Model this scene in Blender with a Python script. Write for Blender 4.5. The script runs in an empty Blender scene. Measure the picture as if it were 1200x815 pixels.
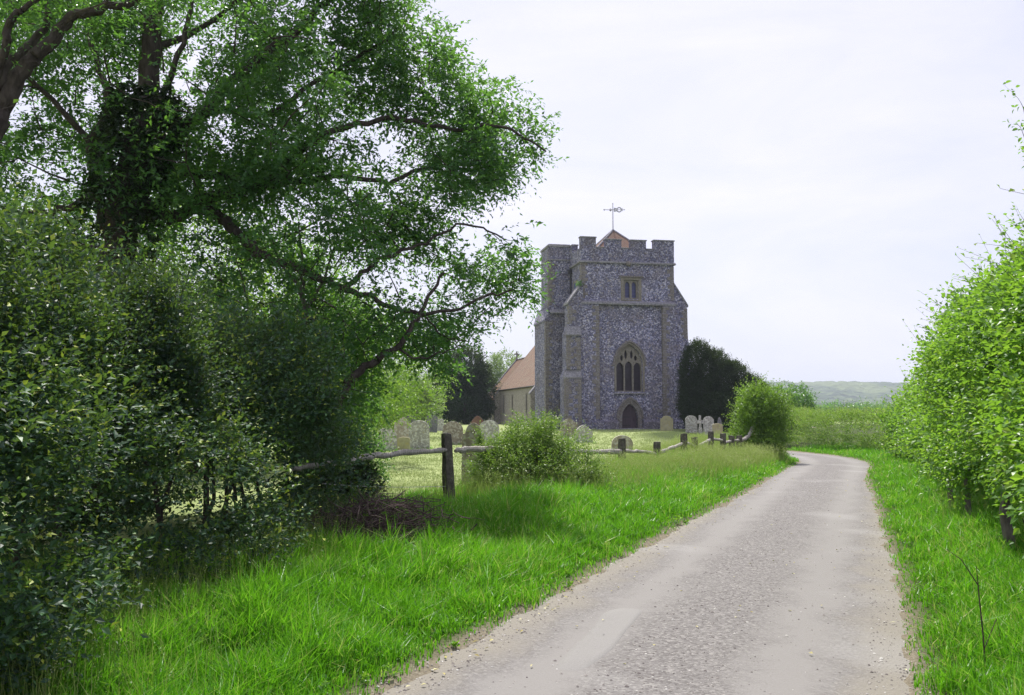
import bpy, bmesh, math, random
import numpy as np
from mathutils import Vector, Matrix, Quaternion, noise as mnoise
R = math.radians
rng = np.random.default_rng(7)
random.seed(7)
SC = bpy.context.scene
COL = SC.collection

# ------------------------------------------------------------------ camera
EYE = 1.6
PITCH = math.atan(73.5 / 1000.0)
cam_d = bpy.data.cameras.new('camera')
cam_d.lens = 30.0; cam_d.sensor_width = 36.0
cam_d.clip_start = 0.05; cam_d.clip_end = 9000
cam = bpy.data.objects.new('camera', cam_d); COL.objects.link(cam)
cam.location = (0, 0, EYE)
cam.rotation_euler = (math.pi / 2 + PITCH, 0, 0)
SC.camera = cam

# ------------------------------------------------------------------ sky and sun
SUN_AZ, SUN_EL = R(-4), R(59)           # azimuth from +Y (negative: to the left), elevation
sdir = Vector((math.sin(SUN_AZ) * math.cos(SUN_EL), math.cos(SUN_AZ) * math.cos(SUN_EL), math.sin(SUN_EL)))
sun_d = bpy.data.lights.new('sun', 'SUN'); sun_d.energy = 5.0; sun_d.angle = R(0.6)
sun_d.color = (1.0, 0.965, 0.88)
sun = bpy.data.objects.new('sun', sun_d); COL.objects.link(sun)
sun.rotation_euler = sdir.to_track_quat('Z', 'Y').to_euler()
sun.location = (0, 0, 40)
W = bpy.data.worlds.new('World'); SC.world = W; W.use_nodes = True
wn = W.node_tree.nodes; wl = W.node_tree.links; wn.clear()
wo = wn.new('ShaderNodeOutputWorld'); bg = wn.new('ShaderNodeBackground')
sk = wn.new('ShaderNodeTexSky'); sk.sky_type = 'NISHITA'; sk.sun_disc = False
sk.sun_elevation = SUN_EL; sk.sun_rotation = SUN_AZ
sk.air_density = 1.0; sk.dust_density = 2.2; sk.ozone_density = 1.6; sk.altitude = 20
# thin high white cloud veil
tc = wn.new('ShaderNodeTexCoord')
mp = wn.new('ShaderNodeMapping'); mp.inputs['Scale'].default_value = (1, 1, 3.2)
nz = wn.new('ShaderNodeTexNoise'); nz.inputs['Scale'].default_value = 2.3; nz.inputs['Detail'].default_value = 7
nz.inputs['Roughness'].default_value = 0.55; nz.inputs['Distortion'].default_value = 0.6
cr = wn.new('ShaderNodeMapRange'); cr.inputs['From Min'].default_value = 0.36; cr.inputs['From Max'].default_value = 0.66
cr.inputs['To Min'].default_value = 0.6; cr.inputs['To Max'].default_value = 0.9
mx = wn.new('ShaderNodeMix'); mx.data_type = 'RGBA'
mx.inputs['B'].default_value = (9.2, 8.95, 10.7, 1)
wl.new(tc.outputs['Generated'], mp.inputs[0]); wl.new(mp.outputs[0], nz.inputs['Vector'])
wl.new(nz.outputs['Fac'], cr.inputs['Value']); wl.new(cr.outputs[0], mx.inputs['Factor'])
wl.new(sk.outputs[0], mx.inputs['A']); wl.new(mx.outputs['Result'], bg.inputs['Color'])
bg.inputs['Strength'].default_value = 0.089
wl.new(bg.outputs[0], wo.inputs['Surface'])

SC.view_settings.view_transform = 'Standard'
SC.view_settings.look = 'None'
SC.view_settings.exposure = 0.34
SC.view_settings.gamma = 1
SC.view_settings.use_curve_mapping = False
SC.render.engine = 'CYCLES'
cy = SC.cycles
cy.use_denoising = True
try:
    cy.denoiser = 'OPENIMAGEDENOISE'; cy.denoising_input_passes = 'RGB_ALBEDO_NORMAL'; cy.denoising_prefilter = 'NONE'
except Exception: pass
cy.max_bounces = 7; cy.diffuse_bounces = 3; cy.glossy_bounces = 2; cy.transmission_bounces = 5; cy.transparent_max_bounces = 4
cy.volume_bounces = 0
cy.caustics_reflective = False; cy.caustics_refractive = False
cy.sample_clamp_indirect = 6

# ------------------------------------------------------------------ helpers
CP, SP = math.cos(PITCH), math.sin(PITCH)
def at(px, py, Y):
    """point at depth Y seen at photo pixel (px, py) of 1200x815"""
    cx = (px - 600) / 1000.0; cyy = (407.5 - py) / 1000.0
    y = CP - cyy * SP; z = SP + cyy * CP
    k = Y / y
    return Vector((cx * k, Y, EYE + z * k))

def tag(o, label=None, cat=None, group=None, kind=None):
    if label: o['label'] = label
    if cat: o['category'] = cat
    if group: o['group'] = group
    if kind: o['kind'] = kind
    return o
def empty(name, loc, rz=0):
    o = bpy.data.objects.new(name, None); COL.objects.link(o)
    o.location = loc; o.rotation_euler = (0, 0, rz); o.empty_display_size = .3
    return o

class Geo:
    """collects vertices and faces; builds ONE mesh object"""
    def __init__(s): s.v = []; s.q = []; s.t = []; s.n = 0; s.tint = []; s.ng = []
    def add(s, v, q=None, t=None, tint=None):
        v = np.asarray(v, dtype=np.float32).reshape(-1, 3)
        if q is not None and len(q): s.q.append(np.asarray(q, dtype=np.int64).reshape(-1, 4) + s.n)
        if t is not None and len(t): s.t.append(np.asarray(t, dtype=np.int64).reshape(-1, 3) + s.n)
        s.v.append(v); s.n += len(v)
        s.tint.append(np.zeros(len(v), dtype=np.float32) if tint is None else np.broadcast_to(np.asarray(tint, dtype=np.float32), (len(v),)))
    def poly(s, v, faces):
        v = np.asarray(v, dtype=np.float32).reshape(-1, 3)
        for f in faces: s.ng.append([i + s.n for i in f])
        s.v.append(v); s.n += len(v); s.tint.append(np.zeros(len(v), dtype=np.float32))
    def box(s, x0, x1, y0, y1, z0, z1):
        v = [(x, y, z) for x in (x0, x1) for y in (y0, y1) for z in (z0, z1)]
        s.add(v, [(0, 1, 3, 2), (4, 6, 7, 5), (0, 4, 5, 1), (2, 3, 7, 6), (0, 2, 6, 4), (1, 5, 7, 3)])
    def prism(s, prof, a, b, axis='y'):
        """profile (list of 2-tuples) extruded from a to b along axis"""
        n = len(prof)
        def P(p, t):
            if axis == 'y': return (p[0], t, p[1])
            if axis == 'x': return (t, p[0], p[1])
            return (p[0], p[1], t)
        v = [P(p, a) for p in prof] + [P(p, b) for p in prof]
        f = [list(range(n)), list(range(2 * n - 1, n - 1, -1))]
        f += [[i, i + n, (i + 1) % n + n, (i + 1) % n] for i in range(n)]
        s.poly(v, f)
    def tube(s, pts, rad, sides=8, tint=0.0, cap=True):
        P = [Vector(p) for p in pts]; n = len(P)
        ref = Vector((0, 0, 1)) if abs((P[-1] - P[0]).normalized().z) < .9 else Vector((1, 0, 0))
        V = []
        for i in range(n):
            d = (P[min(i + 1, n - 1)] - P[max(i - 1, 0)])
            if d.length < 1e-7: d = Vector((0, 0, 1))
            d.normalize()
            a = d.cross(ref); a = a.normalized() if a.length > 1e-5 else Vector((1, 0, 0))
            b = d.cross(a)
            r = rad[i] if hasattr(rad, '__len__') else rad
            for k in range(sides):
                t = 2 * math.pi * k / sides
                V.append(P[i] + (a * math.cos(t) + b * math.sin(t)) * r)
        q = []
        for i in range(n - 1):
            for k in range(sides):
                k2 = (k + 1) % sides
                q.append((i * sides + k, i * sides + k2, (i + 1) * sides + k2, (i + 1) * sides + k))
        base = s.n
        s.add([tuple(v) for v in V], q, tint=tint)
        if cap and sides > 3:
            s.ng.append([base + k for k in range(sides)]); s.ng.append([base + (n - 1) * sides + k for k in range(sides - 1, -1, -1)])
    def build(s, name, mat, parent=None, smooth=False, tint=True, link=True):
        me = bpy.data.meshes.new(name)
        V = np.concatenate(s.v) if s.v else np.zeros((0, 3), np.float32)
        loops = []; starts = []; c = 0
        if s.q:
            Q = np.concatenate(s.q); loops.append(Q.ravel()); starts.append(np.arange(len(Q)) * 4 + c); c += Q.size
        if s.t:
            T = np.concatenate(s.t); loops.append(T.ravel()); starts.append(np.arange(len(T)) * 3 + c); c += T.size
        for f in s.ng:
            loops.append(np.array(f)); starts.append(np.array([c])); c += len(f)
        L = np.concatenate(loops).astype(np.int32); S = np.concatenate(starts).astype(np.int32)
        me.vertices.add(len(V)); me.vertices.foreach_set('co', V.ravel())
        me.loops.add(len(L)); me.loops.foreach_set('vertex_index', L)
        me.polygons.add(len(S)); me.polygons.foreach_set('loop_start', S)
        if tint:
            at_ = me.attributes.new('tint', 'FLOAT', 'POINT')
            at_.data.foreach_set('value', np.concatenate(s.tint).astype(np.float32))
        me.update(calc_edges=True)
        me.polygons.foreach_set('use_smooth', np.full(len(S), bool(smooth)))
        me.materials.append(mat)
        o = bpy.data.objects.new(name, me)
        if link: COL.objects.link(o)
        if parent: o.parent = parent
        return o

def recalc(o):
    bm = bmesh.new(); bm.from_mesh(o.data); bmesh.ops.recalc_face_normals(bm, faces=bm.faces); bm.to_mesh(o.data); bm.free()
    return o
def bevel(o, w=.02, seg=1):
    m = o.modifiers.new('bevel', 'BEVEL'); m.width = w; m.segments = seg; m.limit_method = 'ANGLE'; m.angle_limit = R(40)
    return o
def boolean_cut(o, cutters):
    """subtract the closed cutter geos from mesh object o (baked)"""
    recalc(o)
    tmp = []
    for g in cutters:
        c = g.build('cutter', o.data.materials[0], tint=False); recalc(c); tmp.append(c)
        m = o.modifiers.new('cut', 'BOOLEAN'); m.operation = 'DIFFERENCE'; m.solver = 'EXACT'; m.object = c
        if o.parent: c.parent = o.parent
    bpy.context.view_layer.update()
    dg = bpy.context.evaluated_depsgraph_get()
    me = bpy.data.meshes.new_from_object(o.evaluated_get(dg))
    o.modifiers.clear(); old = o.data; o.data = me; me.name = old.name
    for c in tmp:
        bpy.data.objects.remove(c, do_unlink=True)
    return o

# ------------------------------------------------------------------ materials
def new_mat(name):
    m = bpy.data.materials.new(name); m.use_nodes = True
    n = m.node_tree.nodes; n.clear()
    return m, n, m.node_tree.links
def ramp(n, stops):
    r = n.new('ShaderNodeValToRGB'); e = r.color_ramp.elements
    while len(e) > 1: e.remove(e[-1])
    e[0].position = stops[0][0]; e[0].color = (*stops[0][1], 1)
    for p, c in stops[1:]:
        x = e.new(p); x.color = (*c, 1)
    return r
def noise_node(n, l, vec, scale, detail=4, rough=.55, dist=0):
    t = n.new('ShaderNodeTexNoise'); t.inputs['Scale'].default_value = scale; t.inputs['Detail'].default_value = detail
    t.inputs['Roughness'].default_value = rough; t.inputs['Distortion'].default_value = dist
    if vec is not None: l.new(vec, t.inputs['Vector'])
    return t
def mixc(n, l, fac, a, b, blend='MIX'):
    m = n.new('ShaderNodeMix'); m.data_type = 'RGBA'; m.blend_type = blend
    for sock, v in ((m.inputs['Factor'], fac), (m.inputs['A'], a), (m.inputs['B'], b)):
        if isinstance(v, (int, float)): sock.default_value = v
        elif isinstance(v, tuple): sock.default_value = (*v, 1)
        else: l.new(v, sock)
    return m.outputs['Result']
def mrange(n, l, v, a, b, c=0., d=1.):
    m = n.new('ShaderNodeMapRange'); m.inputs['From Min'].default_value = a; m.inputs['From Max'].default_value = b
    m.inputs['To Min'].default_value = c; m.inputs['To Max'].default_value = d
    l.new(v, m.inputs['Value']); return m.outputs[0]
def bump(n, l, h, strength=.4, dist=.02):
    b = n.new('ShaderNodeBump'); b.inputs['Strength'].default_value = strength; b.inputs['Distance'].default_value = dist
    l.new(h, b.inputs['Height']); return b.outputs[0]
def principled(n, l, col, rough=.8, normal=None, spec=.3):
    p = n.new('ShaderNodeBsdfPrincipled')
    if isinstance(col, tuple): p.inputs['Base Color'].default_value = (*col, 1)
    else: l.new(col, p.inputs['Base Color'])
    if isinstance(rough, (int, float)): p.inputs['Roughness'].default_value = rough
    else: l.new(rough, p.inputs['Roughness'])
    p.inputs['Specular IOR Level'].default_value = spec
    if normal is not None: l.new(normal, p.inputs['Normal'])
    o = n.new('ShaderNodeOutputMaterial'); l.new(p.outputs[0], o.inputs[0])
    return p
def coords(n, kind='Object'):
    return n.new('ShaderNodeTexCoord').outputs[kind]

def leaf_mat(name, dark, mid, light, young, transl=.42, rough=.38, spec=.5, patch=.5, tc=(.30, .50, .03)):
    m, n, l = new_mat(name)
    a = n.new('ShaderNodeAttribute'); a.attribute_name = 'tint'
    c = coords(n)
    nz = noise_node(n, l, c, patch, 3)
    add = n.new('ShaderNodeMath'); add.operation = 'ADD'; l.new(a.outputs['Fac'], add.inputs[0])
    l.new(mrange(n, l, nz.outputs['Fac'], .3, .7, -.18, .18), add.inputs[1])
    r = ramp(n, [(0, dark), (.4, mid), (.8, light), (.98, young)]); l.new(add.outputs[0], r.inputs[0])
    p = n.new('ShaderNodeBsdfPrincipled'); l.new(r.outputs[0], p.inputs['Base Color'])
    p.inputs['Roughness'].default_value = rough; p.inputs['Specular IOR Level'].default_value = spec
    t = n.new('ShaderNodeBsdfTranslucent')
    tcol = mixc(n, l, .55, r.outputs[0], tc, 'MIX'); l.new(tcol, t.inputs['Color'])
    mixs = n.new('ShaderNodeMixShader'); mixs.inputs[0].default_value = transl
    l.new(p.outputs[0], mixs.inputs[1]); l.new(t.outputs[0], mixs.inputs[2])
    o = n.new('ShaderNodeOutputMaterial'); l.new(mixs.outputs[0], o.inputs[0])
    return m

M = {}
M['leaf_tree'] = leaf_mat('tree_leaf', (.020, .060, .034), (.040, .120, .050), (.085, .21, .055), (.18, .33, .05), .46, .36, .55, tc=(.28, .60, .04))
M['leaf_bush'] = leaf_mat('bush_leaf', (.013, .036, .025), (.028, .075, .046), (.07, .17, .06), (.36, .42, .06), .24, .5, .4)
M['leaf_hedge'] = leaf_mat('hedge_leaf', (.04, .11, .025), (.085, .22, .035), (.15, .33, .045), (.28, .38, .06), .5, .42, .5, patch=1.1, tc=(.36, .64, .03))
M['leaf_farhedge'] = leaf_mat('far_hedge_leaf', (.06, .13, .025), (.14, .26, .045), (.23, .36, .07), (.36, .38, .12), .46, .45, .4)
M['leaf_bright'] = leaf_mat('bright_leaf', (.06, .13, .02), (.11, .22, .03), (.19, .33, .05), (.30, .40, .08), .5)
M['leaf_bramble'] = leaf_mat('bramble_leaf', (.05, .11, .025), (.10, .20, .04), (.19, .30, .07), (.40, .42, .16), .42)
M['leaf_pale'] = leaf_mat('pale_leaf', (.10, .16, .06), (.18, .25, .10), (.28, .35, .17), (.45, .48, .30), .4)
M['leaf_dark'] = leaf_mat('dark_leaf', (.008, .022, .016), (.015, .038, .024), (.028, .06, .03), (.06, .10, .03), .15, .6, .15)
M['leaf_yew'] = leaf_mat('yew_leaf', (.006, .014, .008), (.011, .026, .012), (.022, .048, .016), (.06, .09, .03), .12, .6, .15)
M['leaf_ivy'] = leaf_mat('ivy_leaf', (.008, .02, .012), (.014, .035, .016), (.025, .055, .02), (.04, .08, .02), .12)
M['grass'] = leaf_mat('grass_blade', (.05, .17, .008), (.085, .29, .012), (.16, .42, .018), (.50, .50, .16), .45, .42, .35, .35, (.26, .66, .02))
M['lawn'] = leaf_mat('lawn_blade', (.20, .26, .09), (.30, .36, .15), (.41, .46, .23), (.52, .50, .3), .3, .6, .2, .6, (.42, .50, .18))
M['straw'] = leaf_mat('seed_grass', (.20, .28, .07), (.30, .36, .12), (.42, .44, .20), (.55, .50, .30), .35, .6, .25, .6)
M['litter'] = leaf_mat('litter', (.30, .24, .10), (.42, .36, .14), (.55, .50, .25), (.7, .66, .42), .1, .7, .2)

def bark_mat(name, a, b, scale=14):
    m, n, l = new_mat(name); c = coords(n)
    mp = n.new('ShaderNodeMapping'); mp.inputs['Scale'].default_value = (1, 1, .35); l.new(c, mp.inputs[0])
    t = noise_node(n, l, mp.outputs[0], scale, 6, .65, .4)
    r = ramp(n, [(.3, a), (.7, b)]); l.new(t.outputs['Fac'], r.inputs[0])
    principled(n, l, r.outputs[0], .9, bump(n, l, t.outputs['Fac'], .7, .03), .15); return m
M['bark'] = bark_mat('bark', (.035, .028, .026), (.11, .09, .08))
M['bark_grey'] = bark_mat('grey_bark', (.09, .075, .07), (.22, .19, .17))
M['twig'] = bark_mat('dead_twig', (.05, .035, .035), (.15, .11, .10), 30)

def wood_mat(name, a, b, lich):
    m, n, l = new_mat(name); c = coords(n)
    mp = n.new('ShaderNodeMapping'); mp.inputs['Scale'].default_value = (9, 9, 9); l.new(c, mp.inputs[0])
    w = n.new('ShaderNodeTexWave'); w.inputs['Scale'].default_value = 1.4; w.inputs['Distortion'].default_value = 9; w.inputs['Detail'].default_value = 4
    l.new(mp.outputs[0], w.inputs[0])
    t = noise_node(n, l, c, 22, 6, .7)
    r = ramp(n, [(.25, a), (.75, b)]); l.new(t.outputs['Fac'], r.inputs[0])
    c1 = mixc(n, l, mrange(n, l, w.outputs['Fac'], .0, .3, .45, 0.), r.outputs[0], (.03, .024, .022))
    t2 = noise_node(n, l, c, 6, 5, .7)
    c2 = mixc(n, l, mrange(n, l, t2.outputs['Fac'], .56, .64, 0, .75), c1, lich)
    principled(n, l, c2, .88, bump(n, l, t.outputs['Fac'], .6, .012), .2); return m
M['post'] = wood_mat('weathered_post', (.05, .045, .04), (.17, .15, .135), (.22, .23, .16))
M['rail'] = wood_mat('weathered_rail', (.24, .215, .20), (.52, .48, .45), (.52, .50, .44))

def flint_mat(name, scale=5.2, tone=1.0, brown=.35, bluish=1.0):
    m, n, l = new_mat(name); c = coords(n)
    d = noise_node(n, l, c, 6, 3); 
    wob = n.new('ShaderNodeMix'); wob.data_type = 'VECTOR'; wob.inputs['Factor'].default_value = .06
    l.new(c, wob.inputs['A']); l.new(d.outputs['Color'], wob.inputs['B'])
    v = n.new('ShaderNodeTexVoronoi'); v.inputs['Scale'].default_value = scale; l.new(wob.outputs['Result'], v.inputs['Vector'])
    e = n.new('ShaderNodeTexVoronoi'); e.feature = 'DISTANCE_TO_EDGE'; e.inputs['Scale'].default_value = scale; l.new(wob.outputs['Result'], e.inputs['Vector'])
    sep = n.new('ShaderNodeSeparateColor'); l.new(v.outputs['Color'], sep.inputs[0])
    k = tone
    st = ramp(n, [(0, (.075 * k, .065 * k, .12 * k)), (.3, (.14 * k, .145 * k, .25 * k)), (.55, (.27 * k, .275 * k, .44 * k)),
                  (.78, (.52 * k, .50 * k, .68 * k)), (.9, (.74 * k, .72 * k, .84 * k)), (1, (.30 * k, .25 * k, .20 * k))])
    l.new(sep.outputs['Red'], st.inputs[0])
    fine = noise_node(n, l, c, 34, 4, .7)
    c0 = mixc(n, l, .35, st.outputs[0], fine.outputs['Fac'], 'OVERLAY')
    big = noise_node(n, l, c, .55, 5, .65, .5)
    c1 = mixc(n, l, mrange(n, l, big.outputs['Fac'], .46, .64, 0, brown), c0, (.20 * k, .16 * k, .13 * k))
    # mortar
    c2 = mixc(n, l, mrange(n, l, e.outputs['Distance'], .02, .11, .8, 0.), c1, (.185 * k, .178 * k, .235 * k))
    # dark weather streaks and big tonal drift
    mp = n.new('ShaderNodeMapping'); mp.inputs['Scale'].default_value = (1.1, 1.1, .22); l.new(c, mp.inputs[0])
    s = noise_node(n, l, mp.outputs[0], 1.0, 5, .6)
    c3 = mixc(n, l, mrange(n, l, s.outputs['Fac'], 0.40, .70, 0, .32), c2, (.09 * k, .085 * k, .10 * k))
    h = mrange(n, l, e.outputs['Distance'], .0, .25)
    principled(n, l, c3, .78, bump(n, l, h, .9, .06), .35); return m
M['flint'] = flint_mat('flint_rubble', 10.5, 1.22, .5)
M['flint_small'] = flint_mat('flint_small', 10.5, 1.02, .55)

def stone_mat(name, a, b, lichen, amount=.5, course=0.0, scale=5., lt=(.5, .58)):
    m, n, l = new_mat(name); c = coords(n)
    oi = n.new('ShaderNodeObjectInfo')
    av = n.new('ShaderNodeVectorMath'); av.operation = 'ADD'; l.new(c, av.inputs[0])
    sc_ = n.new('ShaderNodeVectorMath'); sc_.operation = 'SCALE'; sc_.inputs['Scale'].default_value = 37.
    cmb = n.new('ShaderNodeCombineXYZ'); l.new(oi.outputs['Random'], cmb.inputs[0]); l.new(oi.outputs['Random'], cmb.inputs[1])
    l.new(cmb.outputs[0], sc_.inputs[0]); l.new(sc_.outputs[0], av.inputs[1]); c = av.outputs[0]
    t = noise_node(n, l, c, scale, 7, .65, .3)
    r = ramp(n, [(.3, a), (.7, b)]); l.new(t.outputs['Fac'], r.inputs[0])
    v = noise_node(n, l, c, 9, 4, .6)
    c1 = mixc(n, l, mrange(n, l, v.outputs['Fac'], lt[0], lt[1], 0, amount), r.outputs[0], lichen)
    v2 = noise_node(n, l, c, 17, 3, .6)
    c2 = mixc(n, l, mrange(n, l, v2.outputs['Fac'], .62, .67, 0, amount), c1, (.36, .30, .10))
    f = noise_node(n, l, c, 60, 4, .7)
    principled(n, l, c2, .9, bump(n, l, f.outputs['Fac'], .5, .012), .2); return m
M['flint_nave'] = stone_mat('nave_rubble', (.17, .15, .14), (.32, .285, .26), (.44, .42, .38), .6)
M['quoin'] = stone_mat('sandstone_quoin', (.11, .10, .10), (.23, .20, .185), (.33, .33, .36), .5)
M['dressing'] = stone_mat('window_stone', (.14, .125, .11), (.28, .25, .21), (.28, .28, .28), .4)
M['coping'] = stone_mat('coping_stone', (.12, .115, .13), (.27, .26, .29), (.45, .45, .48), .5)
M['grave_grey'] = stone_mat('grey_headstone', (.24, .23, .215), (.42, .41, .38), (.66, .66, .62), .75)
M['grave_tan'] = stone_mat('tan_headstone', (.24, .21, .165), (.42, .37, .30), (.55, .54, .50), .65)
M['grave_yellow'] = stone_mat('yellow_headstone', (.28, .26, .17), (.46, .43, .29), (.42, .37, .18), .7)
M['grave_slate'] = stone_mat('slate_headstone', (.10, .10, .115), (.19, .19, .21), (.33, .33, .33), .35)
M['grave_brown'] = stone_mat('brown_headstone', (.15, .125, .105), (.30, .26, .21), (.46, .45, .40), .6)
M['grave_red'] = stone_mat('red_headstone', (.11, .06, .05), (.20, .11, .09), (.26, .22, .19), .25)

def tile_mat(name, a, b, c_):
    m, n, l = new_mat(name); uv = n.new('ShaderNodeUVMap').outputs[0]
    br = n.new('ShaderNodeTexBrick'); br.inputs['Scale'].default_value = 1.0
    br.inputs['Brick Width'].default_value = .18; br.inputs['Row Height'].default_value = .12; br.inputs['Mortar Size'].default_value = .012
    br.inputs['Color1'].default_value = (*a, 1); br.inputs['Color2'].default_value = (*b, 1); br.inputs['Mortar'].default_value = (.05, .03, .025, 1)
    l.new(uv, br.inputs['Vector'])
    t = noise_node(n, l, uv, 1.3, 6, .7)
    c1 = mixc(n, l, mrange(n, l, t.outputs['Fac'], .45, .68, 0, .75), br.outputs['Color'], c_)
    w = n.new('ShaderNodeTexWave'); w.bands_direction = 'Y'; w.wave_profile = 'SAW'; w.inputs['Scale'].default_value = .5 / .12 * .314 * 2
    l.new(uv, w.inputs[0])
    principled(n, l, c1, .85, bump(n, l, br.outputs['Fac'], .6, -.02), .2); return m
M['tile'] = tile_mat('clay_tile', (.30, .195, .135), (.22, .145, .105), (.23, .195, .15))
M['tile_brown'] = tile_mat('brown_clay_tile', (.24, .135, .095), (.17, .10, .075), (.16, .13, .10))
M['tile_old'] = tile_mat('mossy_clay_tile', (.25, .14, .09), (.18, .10, .07), (.15, .14, .07))

m, n, l = new_mat('dark_glass'); c = coords(n)
t = n.new('ShaderNodeTexVoronoi'); t.inputs['Scale'].default_value = 7; l.new(c, t.inputs['Vector'])
r = ramp(n, [(0, (.012, .010, .016)), (1, (.035, .022, .04))]); l.new(t.outputs['Color'], r.inputs[0])
principled(n, l, r.outputs[0], .32, bump(n, l, t.outputs['Distance'], .3, .02), .4); M['glass'] = m
m, n, l = new_mat('louvre_blue'); c = coords(n)
t = n.new('ShaderNodeTexWave'); t.bands_direction = 'Z'; t.inputs['Scale'].default_value = 2.6; l.new(c, t.inputs[0])
r = ramp(n, [(0, (.04, .04, .12)), (1, (.10, .11, .28))]); l.new(t.outputs['Fac'], r.inputs[0])
principled(n, l, r.outputs[0], .5, None, .4); M['louvre'] = m
m, n, l = new_mat('old_door_wood'); c = coords(n)
mp = n.new('ShaderNodeMapping'); mp.inputs['Scale'].default_value = (7, 1, .3); l.new(c, mp.inputs[0])
t = noise_node(n, l, mp.outputs[0], 3, 5); r = ramp(n, [(.3, (.045, .03, .045)), (.7, (.11, .08, .10))]); l.new(t.outputs['Fac'], r.inputs[0])
principled(n, l, r.outputs[0], .7); M['door'] = m
m, n, l = new_mat('painted_iron'); principled(n, l, (.42, .42, .44), .5, None, .5); M['iron'] = m
m, n, l = new_mat('black_pipe'); principled(n, l, (.02, .02, .022), .5, None, .5); M['pipe'] = m

# ------------------------------------------------------------------ road line
# x, y, half width, height: past the bend the lane drops a little
ROAD = np.array([(-5.9, -10, 1.5, 0), (-3.4, -5, 1.48, 0), (-1.30, 0, 1.46, 0), (.70, 4.8, 1.44, 0), (2.42, 8.8, 1.38, 0), (4.35, 13.4, 1.26, 0), (5.72, 16.6, 1.16, 0), (7.1, 20, 1.08, 0),
                 (8.4, 23, 1.08, -.02), (9.7, 26, 1.08, -.06), (10.8, 29, 1.1, -.12), (11.7, 32.5, 1.1, -.20), (12.2, 36, 1.15, -.27), (12.1, 40, 1.2, -.33), (12.2, 47, 1.3, -.4), (14, 56, 1.3, -.4), (20, 68, 1.3, -.3), (32, 86, 1.3, -.1), (60, 112, 1.3, 0)])
def catmull(P, k=14):
    P = np.vstack([2 * P[0] - P[1], P, 2 * P[-1] - P[-2]]); out = []
    for i in range(1, len(P) - 2):
        for j in range(k):
            t = j / k
            out.append(.5 * ((2 * P[i]) + (-P[i - 1] + P[i + 1]) * t + (2 * P[i - 1] - 5 * P[i] + 4 * P[i + 1] - P[i + 2]) * t * t + (-P[i - 1] + 3 * P[i] - 3 * P[i + 1] + P[i + 2]) * t ** 3))
    out.append(P[-2]); return np.array(out)
RC = catmull(ROAD)
RT = np.gradient(RC[:, :2], axis=0); RT /= np.linalg.norm(RT, axis=1)[:, None]
RN = np.stack([-RT[:, 1], RT[:, 0]], 1)      # left normal
RS = np.concatenate([[0], np.cumsum(np.linalg.norm(np.diff(RC[:, :2], axis=0), axis=1))])
def road_dist(x, y):
    """signed lateral (left +) minus half width: returns (lateral, distance outside edge)"""
    x = np.asarray(x, float).ravel(); y = np.asarray(y, float).ravel()
    lat = np.empty(len(x)); out = np.empty(len(x)); global _zr
    _zr = np.empty(len(x))
    for a in range(0, len(x), 20000):
        dx = x[a:a + 20000, None] - RC[None, :, 0]; dy = y[a:a + 20000, None] - RC[None, :, 1]
        i = np.argmin(dx * dx + dy * dy, 1); r = np.arange(len(i))
        L = dx[r, i] * RN[i, 0] + dy[r, i] * RN[i, 1]
        d = np.sqrt(dx[r, i] ** 2 + dy[r, i] ** 2)
        _zr[a:a + 20000] = RC[i, 3]
        lat[a:a + 20000] = L; out[a:a + 20000] = np.where(L > 0, 1, 1) * d - RC[i, 2]
    return lat, out

def vnoise(x, y, s, seed=0):
    """cheap smooth value noise, numpy"""
    x = np.asarray(x) * s + seed * 17.3; y = np.asarray(y) * s + seed * 9.7
    xi = np.floor(x).astype(np.int64); yi = np.floor(y).astype(np.int64); fx = x - xi; fy = y - yi
    fx = fx * fx * (3 - 2 * fx); fy = fy * fy * (3 - 2 * fy)
    def h(a, b):
        n_ = (a * 374761393 + b * 668265263 + seed * 1442695) & 0x7fffffff
        n_ = ((n_ ^ (n_ >> 13)) * 1274126177) & 0x7fffffff
        return ((n_ ^ (n_ >> 16)) & 0xffff) / 65535.0
    return (h(xi, yi) * (1 - fx) + h(xi + 1, yi) * fx) * (1 - fy) + (h(xi, yi + 1) * (1 - fx) + h(xi + 1, yi + 1) * fx) * fy
def sstep(a, b, x): t = np.clip((x - a) / (b - a), 0, 1); return t * t * (3 - 2 * t)

def ground_z(x, y):
    x = np.asarray(x, float); y = np.asarray(y, float); sh = x.shape
    x = x.ravel(); y = y.ravel()
    lat, d = road_dist(x, y); zr = _zr.copy()
    z = zr * np.where(lat > 0, 1 - sstep(.6, 3.2, d), 1 - .5 * sstep(5, 40, d)) * (1 - sstep(60, 100, y)) - .05 + .075 * sstep(-.22, .12, d + (vnoise(x, y, 3.1, 3) - .5) * .18 + (vnoise(x, y, 11, 4) - .5) * .10)
    left = lat > 0
    bank = np.where(left, .20 * sstep(.2, 1.7, d) * (1 - .75 * sstep(2.2, 5.0, d)), .10 * sstep(.2, 1.6, d))
    far = 1 - sstep(55, 120, y) * .8
    z = z + bank * far + (vnoise(x, y, .7, 5) - .5) * .06 * sstep(.2, 1.5, d) + (vnoise(x, y, 2.3, 6) - .5) * .03 * sstep(.0, .6, d)
    z = z * (1 - sstep(45, 70, y)) + (z * .2) * sstep(45, 70, y)
    return z.reshape(sh)
def gz(x, y): return float(ground_z(np.array([x]), np.array([y]))[0])

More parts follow.
